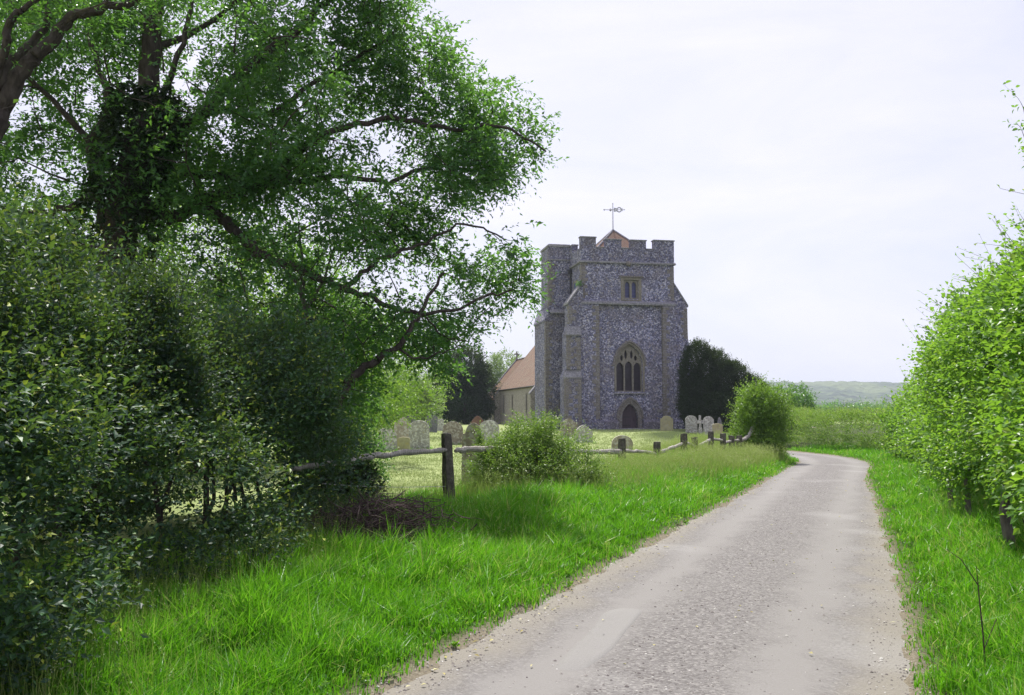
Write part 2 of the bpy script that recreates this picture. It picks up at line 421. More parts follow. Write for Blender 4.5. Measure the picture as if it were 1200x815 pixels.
# ------------------------------------------------------------------ ground sheet
def spaced(lo, hi, step, grow, far_lo, far_hi):
    c = list(np.arange(lo, hi, step)); s = step; x = lo; pre = []
    while x > far_lo: s *= grow; x -= s; pre.append(x)
    s = step; x = c[-1]; post = []
    while x < far_hi: s *= grow; x += s; post.append(x)
    return np.array(pre[::-1] + c + post)
gx = spaced(-6, 14, .10, 1.12, -4500, 4500); gy = spaced(1.5, 34, .10, 1.12, -300, 7000)
GX, GY = np.meshgrid(gx, gy, indexing='ij')
GZ = ground_z(GX, GY)
g = Geo(); nx, ny = len(gx), len(gy)
ii = np.arange(nx - 1)[:, None] * ny + np.arange(ny - 1)[None, :]
g.add(np.stack([GX, GY, GZ], -1).reshape(-1, 3), np.stack([ii, ii + ny, ii + ny + 1, ii + 1], -1).reshape(-1, 4))
lat, dd = road_dist(GX, GY)
g.tint = [np.where(lat > 0, dd, np.minimum(dd, 2.9)).astype(np.float32)]      # distance from the road edge

m, n, l = new_mat('ground_soil_grass'); c = coords(n)
a = n.new('ShaderNodeAttribute'); a.attribute_name = 'tint'
dist = a.outputs['Fac']
f1 = noise_node(n, l, c, 38, 6, .75); f2 = noise_node(n, l, c, 3.0, 5, .6); f3 = noise_node(n, l, c, .12, 4, .5)
dirt = ramp(n, [(.25, (.10, .085, .06)), (.5, (.20, .172, .128)), (.75, (.31, .28, .22))]); l.new(f1.outputs['Fac'], dirt.inputs[0])
soil = ramp(n, [(.3, (.035, .05, .015)), (.7, (.07, .10, .025))]); l.new(f1.outputs['Fac'], soil.inputs[0])
lawn = ramp(n, [(.25, (.19, .25, .09)), (.55, (.30, .35, .15)), (.8, (.40, .43, .22))]); l.new(f2.outputs['Fac'], lawn.inputs[0])
far = ramp(n, [(.35, (.07, .12, .03)), (.65, (.13, .17, .05))]); l.new(f3.outputs['Fac'], far.inputs[0])
e1 = mixc(n, l, mrange(n, l, dist, -.02, .16), dirt.outputs[0], soil.outputs[0])
e2 = mixc(n, l, mrange(n, l, dist, 3.0, 4.4), e1, lawn.outputs[0])
cd = n.new('ShaderNodeSeparateXYZ'); l.new(c, cd.inputs[0])
e3 = mixc(n, l, mrange(n, l, cd.outputs[1], 95, 160), e2, far.outputs[0])
principled(n, l, e3, .95, bump(n, l, f1.outputs['Fac'], .6, .02), .1)
M['ground'] = m
tag(g.build('ground', M['ground'], smooth=True), 'grassy churchyard ground and verges', kind='structure')

# ------------------------------------------------------------------ road sheet
g = Geo(); NL = 25; V = []; U = []
for i in range(len(RC)):
    for j in range(NL):
        t = -1 + 2 * j / (NL - 1); w = (RC[i, 2] + .22) * t
        x, y = RC[i, 0] + RN[i, 0] * w, RC[i, 1] + RN[i, 1] * w
        z = RC[i, 3] + .012 - .03 * abs(t) ** 2.5 - .012 * math.exp(-((abs(t) - .5) / .16) ** 2)
        V.append((x, y, z)); U.append((w, RS[i]))
q = [(i * NL + j, (i + 1) * NL + j, (i + 1) * NL + j + 1, i * NL + j + 1) for i in range(len(RC) - 1) for j in range(NL - 1)]
g.add(V, q); g.tint = [np.array([u[0] for u in U], np.float32)]
m, n, l = new_mat('worn_asphalt'); uv = coords(n)
a = n.new('ShaderNodeAttribute'); a.attribute_name = 'tint'; lat_ = a.outputs['Fac']
g1 = noise_node(n, l, uv, 70, 8, .85); g2 = noise_node(n, l, uv, 1.6, 6, .65, .3); g3 = n.new('ShaderNodeTexVoronoi'); g3.inputs['Scale'].default_value = 55; l.new(uv, g3.inputs['Vector'])
sp = n.new('ShaderNodeSeparateColor'); l.new(g3.outputs['Color'], sp.inputs[0])
base = ramp(n, [(.2, (.105, .097, .094)), (.5, (.185, .174, .168)), (.8, (.29, .275, .265))]); l.new(g1.outputs['Fac'], base.inputs[0])
chip = ramp(n, [(0, (.08, .07, .072)), (.35, (.19, .178, .176)), (.8, (.27, .255, .25)), (1, (.45, .43, .41))]); l.new(sp.outputs['Red'], chip.inputs[0])
b1 = mixc(n, l, .3, base.outputs[0], chip.outputs[0])
# wheel tracks smoother and paler: |lat| near .72 ; centre and patches rough and darker
ab = n.new('ShaderNodeMath'); ab.operation = 'ABSOLUTE'; l.new(lat_, ab.inputs[0])
wob = n.new('ShaderNodeMath'); wob.operation = 'ADD'; l.new(ab.outputs[0], wob.inputs[0]); l.new(mrange(n, l, g2.outputs['Fac'], .2, .8, -.22, .22), wob.inputs[1])
dd_ = n.new('ShaderNodeMath'); dd_.operation = 'SUBTRACT'; l.new(wob.outputs[0], dd_.inputs[0]); dd_.inputs[1].default_value = .68
da = n.new('ShaderNodeMath'); da.operation = 'ABSOLUTE'; l.new(dd_.outputs[0], da.inputs[0])
track = mrange(n, l, da.outputs[0], .08, .32, 1, 0)
b2 = mixc(n, l, track, b1, mixc(n, l, .30, (.255, .242, .234), base.outputs[0]))
cen = mrange(n, l, wob.outputs[0], .12, .42, .55, 0)
b3 = mixc(n, l, cen, b2, mixc(n, l, .6, (.125, .115, .112), chip.outputs[0], 'MIX'))
edge = mrange(n, l, wob.outputs[0], .95, 1.25)
b4 = mixc(n, l, edge, b3, mixc(n, l, .45, (.29, .262, .215), base.outputs[0]))
pt = noise_node(n, l, uv, .55, 2, .4); b5 = mixc(n, l, mrange(n, l, pt.outputs['Fac'], .58, .66, 0, .4), b4, (.31, .298, .292))
hh = mixc(n, l, .5, g1.outputs['Fac'], g3.outputs['Distance'])
bs = n.new('ShaderNodeBump'); bs.inputs['Distance'].default_value = .012; l.new(mrange(n, l, track, 0, 1, .6, .2), bs.inputs['Strength']); l.new(hh, bs.inputs['Height'])
principled(n, l, b5, .9, bs.outputs[0], .2)
M['road'] = m
tag(g.build('road', m, smooth=True), 'narrow worn grey country lane', kind='structure')

# ------------------------------------------------------------------ the church
CH_A = R(10.8)
church = empty('church', (5.82, 71.0, 0.0), CH_A)
tag(church, 'flint church with square battlemented west tower, orange tiled nave and a weathervane', 'church')
def arch(u0, u1, z0, zs, za, n=9):
    """pointed arch outline: springing zs, apex za"""
    c = (u0 + u1) / 2; w = (u1 - u0) / 2; h = za - zs
    P = [(u0, z0), (u1, z0)]
    # circle through (u1,zs) and (c,za) with centre on springing line
    r = (w * w + h * h) / (2 * w); cx = u1 - r
    a1 = math.atan2(h, c - cx)
    P += [(cx + r * math.cos(a1 * k / n), zs + r * math.sin(a1 * k / n)) for k in range(n + 1)]
    cx2 = u0 + r
    P += [(cx2 - r * math.cos(a1 * k / n), zs + r * math.sin(a1 * k / n)) for k in range(n - 1, -1, -1)]
    return P
def cutprism(prof, a, b, axis='y'):
    g = Geo(); g.prism(prof, a, b, axis); return g
def arc_band(g, u0, u1, zs, za, w, v0, v1, drop=0, n=12):
    """hood or surround band outside a pointed arch"""
    inn = arch(u0, u1, zs - drop, zs, za, n)[1:]
    # order: start (u1,z0) ... end; close with (u0,z0)
    inn = inn + [(u0, zs - drop)]
    outp = arch(u0 - w, u1 + w, zs - drop, zs, za + w * 1.25, n)[1:] + [(u0 - w, zs - drop)]
    for i in range(len(inn) - 1):
        a_, b_, c_, d_ = inn[i], inn[i + 1], outp[i + 1], outp[i]
        if abs(a_[0] - b_[0]) + abs(a_[1] - b_[1]) < 1e-6: continue
        g.prism([a_, b_, c_, d_], v0, v1)

TW = 8.18; TD = 8.2
U0, U1 = 2.98, 5.30          # great west window opening
# tower body: lower stage then belfry stage, with recesses for the openings
g = Geo()
g.box(0, TW, 0, TD, -0.4, 14.05)
tower = g.build('tower', M['flint'], church, tint=False)
boolean_cut(tower, [cutprism(arch(U0, U1, 3.15, 5.45, 7.15), -1, .62), cutprism(arch(3.43, 4.83, -0.6, 1.0, 2.15), -1, .55),
                    cutprism([(3.72, 11.0), (5.0, 11.0), (5.0, 12.62), (3.72, 12.62)], -1, .42),
                    ])
# shallow clasping corner strips of the lower stage
for (a, b) in ((-.02, 1.45), (7.05, TW + .02)):
    g = Geo(); z1 = 10.5
    g.prism([(-.28, -.4), (-.28, z1 - .05), (.05, z1 + .5), (.05, -.4)], a, b, 'x')
    recalc(g.build('corner_strip', M['flint'], church, tint=False))
# plinth
g = Geo(); pl = [(-.62, -.4), (-.62, .62), (-.3, .82), (-.05, .82), (-.05, -.4)]
for (a, b) in ((-.6, 3.0), (5.25, TW + .6)):
    g = Geo(); g.prism([(p[0] + .15, p[1]) for p in pl], a, b, 'x')
    recalc(g.build('plinth', M['flint_small'], church, tint=False))
def quoins(u, v, z0, z1, du, dv, proud=.03, both=True):
    """alternating long and short corner stones; du, dv: signs pointing into the wall"""
    g = Geo(); z = z0; k = 0; rr = random.Random(int(u * 100 + z0 * 10 + v * 7))
    while z < z1 - .12:
        h = min(rr.uniform(.24, .40), z1 - z); la, lb = (.58, .30) if k % 2 else (.32, .55)
        la *= rr.uniform(.8, 1.15); lb *= rr.uniform(.8, 1.15)
        a0, a1 = sorted((u - du * proud, u + du * la)); b0, b1 = sorted((v - dv * proud, v + dv * lb))
        g.box(a0, a1, b0, b1, z + .008, z + h - .012); z += h; k += 1
    return g
def put(g, name, mat, bev=.015):
    o = recalc(g.build(name, M[mat], church, tint=False))
    if bev: bevel(o, bev)
    return o
put(quoins(0, 0, 10.95, 14.0, 1, 1), 'quoin', 'quoin'); put(quoins(TW, 0, 10.95, 14.0, -1, 1), 'quoin', 'quoin')
put(quoins(1.45, -.28, .85, 10.35, -1, 1, .02), 'quoin', 'quoin'); put(quoins(7.05, -.28, .85, 10.35, 1, 1, .02), 'quoin', 'quoin')
# string courses
def band(z, h, out, z_name='string_course', u0=0., u1=TW, v0=0., v1=TD, mat='coping'):
    g = Geo(); o = out
    for prof, a, b, ax in (([(v0 - o, z), (v0 - o, z + h * .55), (v0 - .001, z + h), (v0 - .001, z)], u0 - o, u1 + o, 'x'),
                           ([(u0 - o, z), (u0 - o, z + h * .55), (u0 - .001, z + h), (u0 - .001, z)], v0 + .002, v1, 'y'),
                           ([(u1 + o, z), (u1 + o, z + h * .55), (u1 + .001, z + h), (u1 + .001, z)], v0 + .002, v1, 'y')):
        g.prism(prof, a, b, ax)
    put(g, z_name, mat, 0)
band(14.0, .22, .17)
# middle string across the front, riding over the corner strips
g = Geo(); g.prism([(-.36, 10.46), (-.36, 10.62), (-.02, 10.82), (-.02, 10.46)], -.1, TW + .1, 'x'); put(g, 'string_course', 'coping', 0)
# parapet with merlons
def parapet():
    g = Geo(); t = .45; z0, z1 = 14.2, 15.28; e = .05
    g.box(-e, TW + e, -e, t, z0, z1); g.box(-e, TW + e, TD - t, TD + e, z0, z1)
    g.box(-e, t, t, TD - t, z0, z1); g.box(TW - t, TW + e, t, TD - t, z0, z1)
    mer = [(-.05, 1.28), (2.12, 3.52), (4.34, 5.72), (6.42, TW + .05)]
    def capbox(a0, a1, b0, b1, z):
        cp = Geo(); cp.box(a0 - .06, a1 + .06, b0 - .06, b1 + .06, z, z + .10); put(cp, 'coping', 'coping', .012)
    for i, (a, b) in enumerate(mer):
        hh = 16.12 - (.12 if i in (1, 2) else 0) - (.06 if i == 3 else 0)
        for (b0, b1) in ((-e, t), (TD - t, TD + e)):
            g.box(a, b, b0, b1, z1, hh); capbox(a, b, b0, b1, hh)
    for (a, b) in ((1.35 - .07, 1.55), (2.7, 3.9), (4.9, 6.0), (6.9, 7.3)):
        for (u0, u1) in ((-e, t), (TW - t, TW + e)):
            if b - a > .6: g.box(u0, u1, a, b, z1, 15.95); capbox(u0, u1, a, b, 15.95)
    # coping on the sills of the crenels
    for (a, b) in ((1.28, 2.12), (3.52, 4.34), (5.72, 6.42)):
        for (b0, b1) in ((-e, t), (TD - t, TD + e)): cp = Geo(); cp.box(a + .002, b - .002, b0 - .05, b1 + .05, z1, z1 + .09); put(cp, 'coping', 'coping', .012)
    put(g, 'parapet', 'flint_small', 0)
parapet()
# gargoyle head below the parapet
g = Geo(); g.tube([(4.05, -.1, 14.02), (4.05, -.35, 13.98), (4.05, -.55, 13.9), (4.05, -.7, 13.86)], [.2, .24, .2, .1], 8); put(g, 'gargoyle', 'quoin', 0)
# pyramid tiled roof
def roof_plane(g, uvl, pts, o, ux, vx):
    i = g.n; g.poly(pts, [list(range(len(pts)))])
    for p in pts:
        d = Vector(p) - Vector(o); uvl.append((d.dot(Vector(ux)), d.dot(Vector(vx))))
def build_uv(g, uvl, name, mat, thick=.08):
    o = g.build(name, mat, church, tint=False)
    L = o.data.uv_layers.new(name='UVMap')
    for lp in o.data.loops: L.data[lp.index].uv = uvl[lp.vertex_index]
    s = o.modifiers.new('solid', 'SOLIDIFY'); s.thickness = thick; s.offset = 0
    return o
cu, cv, ap = TW / 2 + .02, TD / 2, 17.72; zb = 14.35; hw_ = 3.4
cor = [(cu - hw_, cv - hw_, zb), (cu + hw_, cv - hw_, zb), (cu + hw_, cv + hw_, zb), (cu - hw_, cv + hw_, zb)]
g = Geo(); uvl = []
for i in range(4):
    a, b = Vector(cor[i]), Vector(cor[(i + 1) % 4]); mid = (a + b) / 2; A = Vector((cu, cv, ap))
    roof_plane(g, uvl, [tuple(a), tuple(b), (cu, cv, ap)], tuple(a), (b - a).normalized(), (A - mid).normalized())
build_uv(g, uvl, 'pyramid_roof', M['tile_brown'])
g = Geo()
for p in cor: g.tube([Vector(p) + Vector((0, 0, .05)), (cu, cv, ap + .05)], .09, 6)
put(g, 'hip_tiles', 'coping', 0)
# weathervane
vane = Geo(); vane.tube([(cu, cv, ap - .2), (cu, cv, ap + .3), (cu, cv, 20.15)], [.07, .05, .035], 8)
vo = put(vane, 'weathervane_pole', 'iron', 0)
g = Geo(); zc = 19.62
wdir = Vector((math.cos(-CH_A), math.sin(-CH_A), 0)); B = Vector((cu, cv, zc))
g.tube([B - wdir * .78, B + wdir * 1.02], .03, 6)
# pointer ball, arrow tail, banner with an open ring
g.tube([B - wdir * .86, B - wdir * .8, B - wdir * .74, B - wdir * .70], [.01, .08, .08, .01], 8)
g.tube([B - wdir * .36, B - wdir * .22, B - wdir * .08], [.01, .17, .03], 4)
pl_ = [(.1, -.20), (.1, .20), (.34, .14), (.34, .05), (.2, .06), (.2, -.06), (.34, -.05), (.34, -.14)]
v = []
for s_ in (-.015, .015):
    for (a, b) in pl_: p = B + wdir * a + Vector((0, s_, b)); v.append(tuple(p))
k = len(pl_); g.poly(v, [list(range(k)), list(range(2 * k - 1, k - 1, -1))] + [[i, (i + 1) % k, (i + 1) % k + k, i + k] for i in range(k)])
ring = [B + wdir * (.57 + .2 * math.cos(t)) + Vector((0, 0, .2 * math.sin(t))) for t in np.linspace(0, 2 * math.pi, 17)]
g.tube(ring, .055, 6, cap=False)
for s_ in (-1, 1): g.tube([B + wdir * .75, B + wdir * .9 + Vector((0, 0, .12 * s_))], .025, 5)
g.tube([B + wdir * 1.0, B + wdir * 1.05, B + wdir * 1.1], [.02, .07, .01], 6)
o = put(g, 'vane', 'iron', 0); o.parent = vo
g = Geo(); g.tube([(cu, cv, 20.1), (cu, cv, 20.18), (cu, cv, 20.26)], [.02, .07, .01], 8); o = put(g, 'finial', 'iron', 0); o.parent = vo

# right-hand buttress: projects to the right from the corner, sloped head, flared foot
g = Geo()
prof = [(TW - .02, -.4), (TW + 2.2, -.4), (TW + 2.1, 3.2), (TW + 1.75, 5.6), (TW + 1.28, 7.6), (TW + 1.22, 10.35), (TW + 1.22, 10.6), (TW - .02, 12.6)]
g.prism(prof, .12, 1.5); o = put(g, 'side_buttress', 'flint', 0)
g = Geo(); g.prism([(TW, 12.42), (TW, 12.62), (TW + 1.32, 10.62), (TW + 1.32, 10.42)], .04, 1.58); put(g, 'buttress_weathering', 'coping', .01)
g = quoins(TW + 1.22, .12, 7.7, 10.3, -1, 1); put(g, 'quoin', 'quoin')
# left-hand buttress with offsets
g = Geo(); hb = [(-.08, -.05), (-.08, 10.5)]
g.prism([(.05, -.4), (-1.62, -.4), (-1.62, 4.35), (-1.42, 4.9), (-1.42, 7.9), (-1.18, 8.6), (-1.18, 10.45), (.05, 12.1)], -.30, 1.05)
o = put(g, 'side_buttress', 'flint_small', 0)
g = Geo(); g.prism([(-1.3, 10.36), (-1.3, 10.56), (.02, 12.3), (.02, 12.1)], -.36, 1.1)
put(g, 'buttress_weathering', 'coping', .01)
# sloping offset heads in dressed stone on its front
for (z, w, h) in ((4.2, 1.64, .75), (7.75, 1.46, .85)):
    g = Geo(); g.prism([(-.62, z), (-.62, z + .12), (-.28, z + h), (-.28, z)], -w, -.15, 'x'); put(g, 'buttress_offset', 'coping', .02)
for (z0, z1, dp) in ((-.4, 4.2, -.58), (4.95, 7.75, -.44)):
    g = Geo(); g.box(-1.58 if z0 < 0 else -1.38, -.22, dp, -.29, z0, z1); put(g, 'buttress_face', 'flint_small', .02)
    put(quoins(-1.58 if z0 < 0 else -1.38, dp, max(z0, .0), z1, 1, 1, .02), 'quoin', 'quoin'); put(quoins(-.22, dp, max(z0, 0), z1, -1, 1, .02), 'quoin', 'quoin')
put(quoins(-1.18, -.3, 8.75, 10.3, 1, 1, .02), 'quoin', 'quoin')
# fern growing on the weathering is added with the plants

# stair turret on the left
g = Geo()
g.box(-2.02, -.02, 3.4, 6.3, 9.7, 15.9)
g.prism([(-2.02, 10.7), (-2.02, 9.9), (-2.35, 9.3), (-2.35, -.4), (0, -.4), (0, 10.7)], 3.2, 7.6)
turret = recalc(g.build('stair_turret', M['flint_small'], church, tint=False))
g = Geo(); g.box(-2.1, -.04, 3.32, 6.38, 15.9, 16.08); g.box(-2.02, -.06, 3.4, 6.3, 16.08, 16.16); put(g, 'turret_coping', 'coping', .02)
g = Geo(); g.box(-2.1, -.052, 3.32, 6.38, 14.7, 14.82); put(g, 'string_course', 'coping', 0)
g = Geo(); g.prism([(-2.08, 10.55), (-2.43, 9.45), (-2.43, 9.3), (-2.05, 9.3)], 3.12, 7.68); put(g, 'turret_weathering', 'flint_small', .01)
put(quoins(-2.35, 3.2, .0, 9.3, 1, 1), 'quoin', 'quoin'); put(quoins(-2.02, 3.4, 10.0, 14.6, 1, 1), 'quoin', 'quoin')
g = Geo(); g.prism([(3.3, 10.3), (3.3, 10.5), (3.0, 10.1), (3.0, 10.0)], -2.0, -.1, 'x'); put(g, 'turret_ledge', 'coping', 0)
# rainwater pipe in the angle
g = Geo(); g.tube([(-.12, 3.1, 13.6), (-.12, 3.1, 10.7), (-.12, 2.9, 9.6), (-.12, 2.9, .2)], .07, 8); g.box(-.3, .0, 2.95, 3.25, 13.5, 13.85)
put(g, 'drainpipe', 'pipe', 0)
# small side window of the belfry
g = Geo(); g.box(-.05, .05, 1.25, 2.45, 11.0, 12.7); o1 = put(g, 'side_window', 'dressing', .01)
g = Geo(); g.box(-.06, -.04, 1.5, 2.2, 11.15, 12.5); put(g, 'louvre', 'louvre', 0).parent = o1

# great west window: tracery plate, mullions, hood, sill, glass
g = Geo(); g.prism(arch(U0 + .001, U1 - .001, 3.16, 5.45, 7.14), .22, .42); wf = g.build('window', M['dressing'], church, tint=False)
cuts = []; lw = .64; gap = (U1 - U0 - .16 - 3 * lw) / 2
for i in range(3):
    a = U0 + .08 + i * (lw + gap); top = 5.72 if i == 1 else 5.62
    cuts.append(cutprism(arch(a, a + lw, 3.24, top - .45, top, 6), .1, .6))
for (x, w, z0, z1) in ((.42, .24, 5.72, 6.28), (.79, .24, 5.86, 6.72), (1.16, .08, 5.9, 5.98), (1.30, .24, 5.86, 6.72), (1.66, .24, 5.72, 6.28)):
    a = U0 + x
    h = (z1 - z0)
    cuts.append(cutprism([(a + w / 2, z0), (a + w, z0 + h * .3), (a + w, z0 + h * .65), (a + w / 2, z1), (a, z0 + h * .65), (a, z0 + h * .3)], .1, .6))
boolean_cut(wf, cuts)
g = Geo(); g.prism(arch(U0 + .002, U1 - .002, 3.17, 5.45, 7.13), .50, .53); o = put(g, 'glass', 'glass', 0); o.parent = wf
g = Geo(); arc_band(g, U0 - .001, U1 + .001, 5.45, 7.15, .17, -.04, .2, 2.3); o = put(g, 'window_surround', 'dressing', 0); o.parent = wf
g = Geo(); arc_band(g, U0 - .17, U1 + .17, 5.45, 7.36, .12, -.17, .02, .15); o = put(g, 'hood_mould', 'quoin', 0); o.parent = wf
g = Geo(); g.prism([(-.14, 2.95), (-.14, 3.03), (.3, 3.17), (.3, 2.95)], U0 - .25, U1 + .25, 'x'); o = put(g, 'window_sill', 'coping', 0); o.parent = wf
# belfry window: two cusped lights in a square frame
g = Geo(); g.box(3.722, 4.998, .10, .30, 11.002, 12.618); bw = g.build('window', M['dressing'], church, tint=False)
boolean_cut(bw, [cutprism(arch(3.86, 4.27, 11.12, 12.2, 12.5, 5), 0, .5), cutprism(arch(4.45, 4.86, 11.12, 12.2, 12.5, 5), 0, .5)])
g = Geo(); g.box(3.75, 4.97, .33, .36, 11.02, 12.6); o = put(g, 'louvre', 'louvre', 0); o.parent = bw
g = Geo()
for (a, b, c_, d) in ((3.45, 3.72, 10.95, 12.62), (5.0, 5.27, 10.95, 12.62), (3.45, 5.27, 12.62, 12.85), (3.45, 5.27, 10.84, 10.95)): g.box(a, b, -.05, .12, c_, d)
o = put(g, 'window_surround', 'dressing', .01); o.parent = bw
g = Geo(); g.prism([(-.16, 12.85), (-.16, 12.93), (-.02, 13.0), (-.02, 12.85)], 3.3, 5.42, 'x'); o = put(g, 'hood_mould', 'quoin', 0); o.parent = bw
# west door
g = Geo(); g.prism(arch(3.44, 4.82, -.2, 1.0, 2.14), .32, .40); do = put(g, 'door', 'door', 0)
g = Geo(); arc_band(g, 3.43, 4.83, 1.0, 2.15, .34, -.10, .3, 1.4); o = put(g, 'door_surround', 'quoin', 0); o.parent = do
g = Geo(); arc_band(g, 3.09, 5.17, 1.0, 2.58, .12, -.2, .0, .1); o = put(g, 'hood_mould', 'quoin', 0); o.parent = do
g = Geo(); g.tube([(4.6, .31, .9), (4.6, .25, .82), (4.6, .31, .74)], .025, 6); put(g, 'handle', 'pipe', 0).parent = do
for z_ in (.3, 1.0): g = Geo(); g.box(3.5, 4.25, .30, .318, z_, z_ + .06); put(g, 'hinge', 'pipe', 0).parent = do
g = Geo(); g.box(3.0, 5.26, -.75, -.05, -.2, .10); put(g, 'doorstep', 'coping', .02)
for (u, z, w, h) in ((6.55, 1.4, .5, .28), (1.62, 1.7, .28, .25)):
    g = Geo(); g.box(u, u + w, -.05 if u > 2 else -.04, .02, z, z + h); put(g, 'wall_tablet', 'coping', .01)

# nave and chancel
def hall(u0, u1, v0, v1, ze, ridge_u, zr, wm, rm, wname, rname, over=.28, vo=.1):
    g = Geo(); g.prism([(u0, -.4), (u1, -.4), (u1, ze), (ridge_u, zr - .18), (u0, ze)], v0, v1); wo_ = put(g, wname, wm, 0)
    g = Geo(); uvl = []
    for (ue, s_) in ((u0, -1), (u1, 1)):
        d = Vector((ridge_u - ue, 0, zr - ze)).normalized()
        e = Vector((ue, 0, ze)) - d * over; L_ = Vector((ridge_u, 0, zr))
        roof_plane(g, uvl, [(e.x, v0, e.z), (e.x, v1 + vo, e.z), (L_.x, v1 + vo, L_.z), (L_.x, v0, L_.z)], (e.x, v0, e.z), (0, 1, 0), d)
    ro = build_uv(g, uvl, rname, M[rm], .10)
    g = Geo(); g.tube([(ridge_u, v0, zr + .06), (ridge_u, v1 + vo, zr + .06)], .11, 6); put(g, 'ridge_tiles', 'tile_old', 0).parent = ro
    return wo_
hall(-1.95, 9.1, TD + .01, 28.8, 4.0, 3.6, 10.66, 'flint_nave', 'tile', 'nave_wall', 'nave_roof')
hall(-1.62, 6.95, 28.81, 41.5, 2.98, 2.66, 8.1, 'flint_nave', 'tile_old', 'chancel_wall', 'chancel_roof')
# chancel gable coping and cross
g = Geo(); 
for s_ in (-1, 1):
    ue = 2.66 + s_ * 4.5
    g.prism([(ue, 2.72), (ue, 2.98), (2.66, 8.42), (2.66, 8.16)], 41.45, 41.85)
put(g, 'gable_coping', 'coping', 0)
g = Geo(); g.box(2.58, 2.74, 41.56, 41.74, 8.3, 9.35); g.box(2.3, 3.02, 41.58, 41.72, 8.88, 9.04); g.box(2.5, 2.82, 41.5, 41.8, 8.2, 8.42); put(g, 'gable_cross', 'quoin', .01)
# slit window and small buttresses of the nave's left wall
for v_ in (13.2, 20.5, 25.6):
    g = Geo(); g.box(-1.99, -1.9, v_ - .32, v_ + .32, 1.1, 3.3); o = put(g, 'window_surround', 'dressing', .01)
    g = Geo(); g.box(-2.0, -1.97, v_ - .17, v_ + .17, 1.25, 3.15); q_ = put(g, 'glass', 'glass', 0); q_.parent = o
for v_ in (8.5, 28.3):
    g = Geo(); g.prism([(-1.94, -.4), (-2.62, -.4), (-2.62, 3.1), (-1.94, 4.05)], v_ - .3, v_ + .3); put(g, 'nave_buttress', 'flint_nave', .01)
    g = Geo(); g.prism([(-1.9, 4.05), (-1.9, 4.2), (-2.7, 3.18), (-2.7, 3.03)], v_ - .35, v_ + .35); put(g, 'buttress_weathering', 'coping', .01)
g = Geo()
for z0 in (0,): g.tube([(-2.16, TD + .5, 3.86), (-2.16, 28.7, 3.86)], .06, 6)
put(g, 'gutter', 'pipe', 0)

# ------------------------------------------------------------------ headstones
def stone_profile(kind, w, h):
    a = w / 2
    if kind == 'round':
        r = a; return [(-a, 0), (a, 0)] + [(a * math.cos(t), h - a * .8 + a * .8 * math.sin(t)) for t in np.linspace(0, math.pi, 15)]
    if kind == 'segment':
        return [(-a, 0), (a, 0)] + [(a * math.cos(t), h - a * .35 + a * .35 * math.sin(t)) for t in np.linspace(0, math.pi, 13)]
    if kind == 'shoulder':
        P = [(-a, 0), (a, 0), (a, h * .80), (a * .93, h * .84), (a * .74, h * .84)]
        P += [(a * .72 * math.cos(t), h * .84 + h * .16 * math.sin(t)) for t in np.linspace(.12, math.pi - .12, 11)]
        return P + [(-a * .74, h * .84), (-a * .93, h * .84), (-a, h * .80)]
    if kind == 'ogee':
        P = [(-a, 0), (a, 0), (a, h * .78)]
        xs = np.linspace(1, -1, 17)
        for x in xs: P.append((a * x, h * (.80 + .20 * (.5 + .5 * math.cos(math.pi * min(1, abs(x) * 1.05))) ** .8 + .035 * math.exp(-((abs(x) - .95) / .12) ** 2))))
        return P + [(-a, h * .78)]
    if kind == 'point':
        P = [(-a, 0), (a, 0), (a, h * .66)]
        for t in np.linspace(0, 1, 6): P.append((a * (1 - t) , h * (.66 + .34 * (1 - (1 - t) ** 1.6))))
        return P + [(-p[0], p[1]) for p in P[-2:2:-1]] + [(-a, h * .66)]
    if kind == 'cross':
        b = a * .34
        return [(-a * .7, 0), (a * .7, 0), (b * 1.5, h * .35), (b, h * .40), (b, h * .58), (a, h * .58), (a, h * .76), (b, h * .76), (b, h), (-b, h), (-b, h * .76), (-a, h * .76), (-a, h * .58), (-b, h * .58), (-b, h * .40), (-b * 1.5, h * .35)]
def headstone(x0, x1, yt, Y, kind, mat, label, tilt=0, lean=0, rz=0, th=.11):
    tilt = tilt or random.uniform(-2.5, 2.5); lean = lean or random.uniform(-4, 4)
    X = ((x0 + x1) / 2 - 600) / 1000 * Y; w = (x1 - x0) / 1000 * Y; top = 1.6 - (yt - 481) * Y / 1000.
    z0 = gz(X, Y) - .15; h = max(.3, top - z0)
    g = Geo(); g.prism(stone_profile(kind, w, h), -th / 2, th / 2)
    o = recalc(g.build('headstone', M[mat], tint=False)); bevel(o, .014, 2)
    o.location = (X, Y, z0); o.rotation_euler = (R(lean), R(tilt), R(rz)); tag(o, label, 'headstone', 'headstones in the churchyard')
    return o
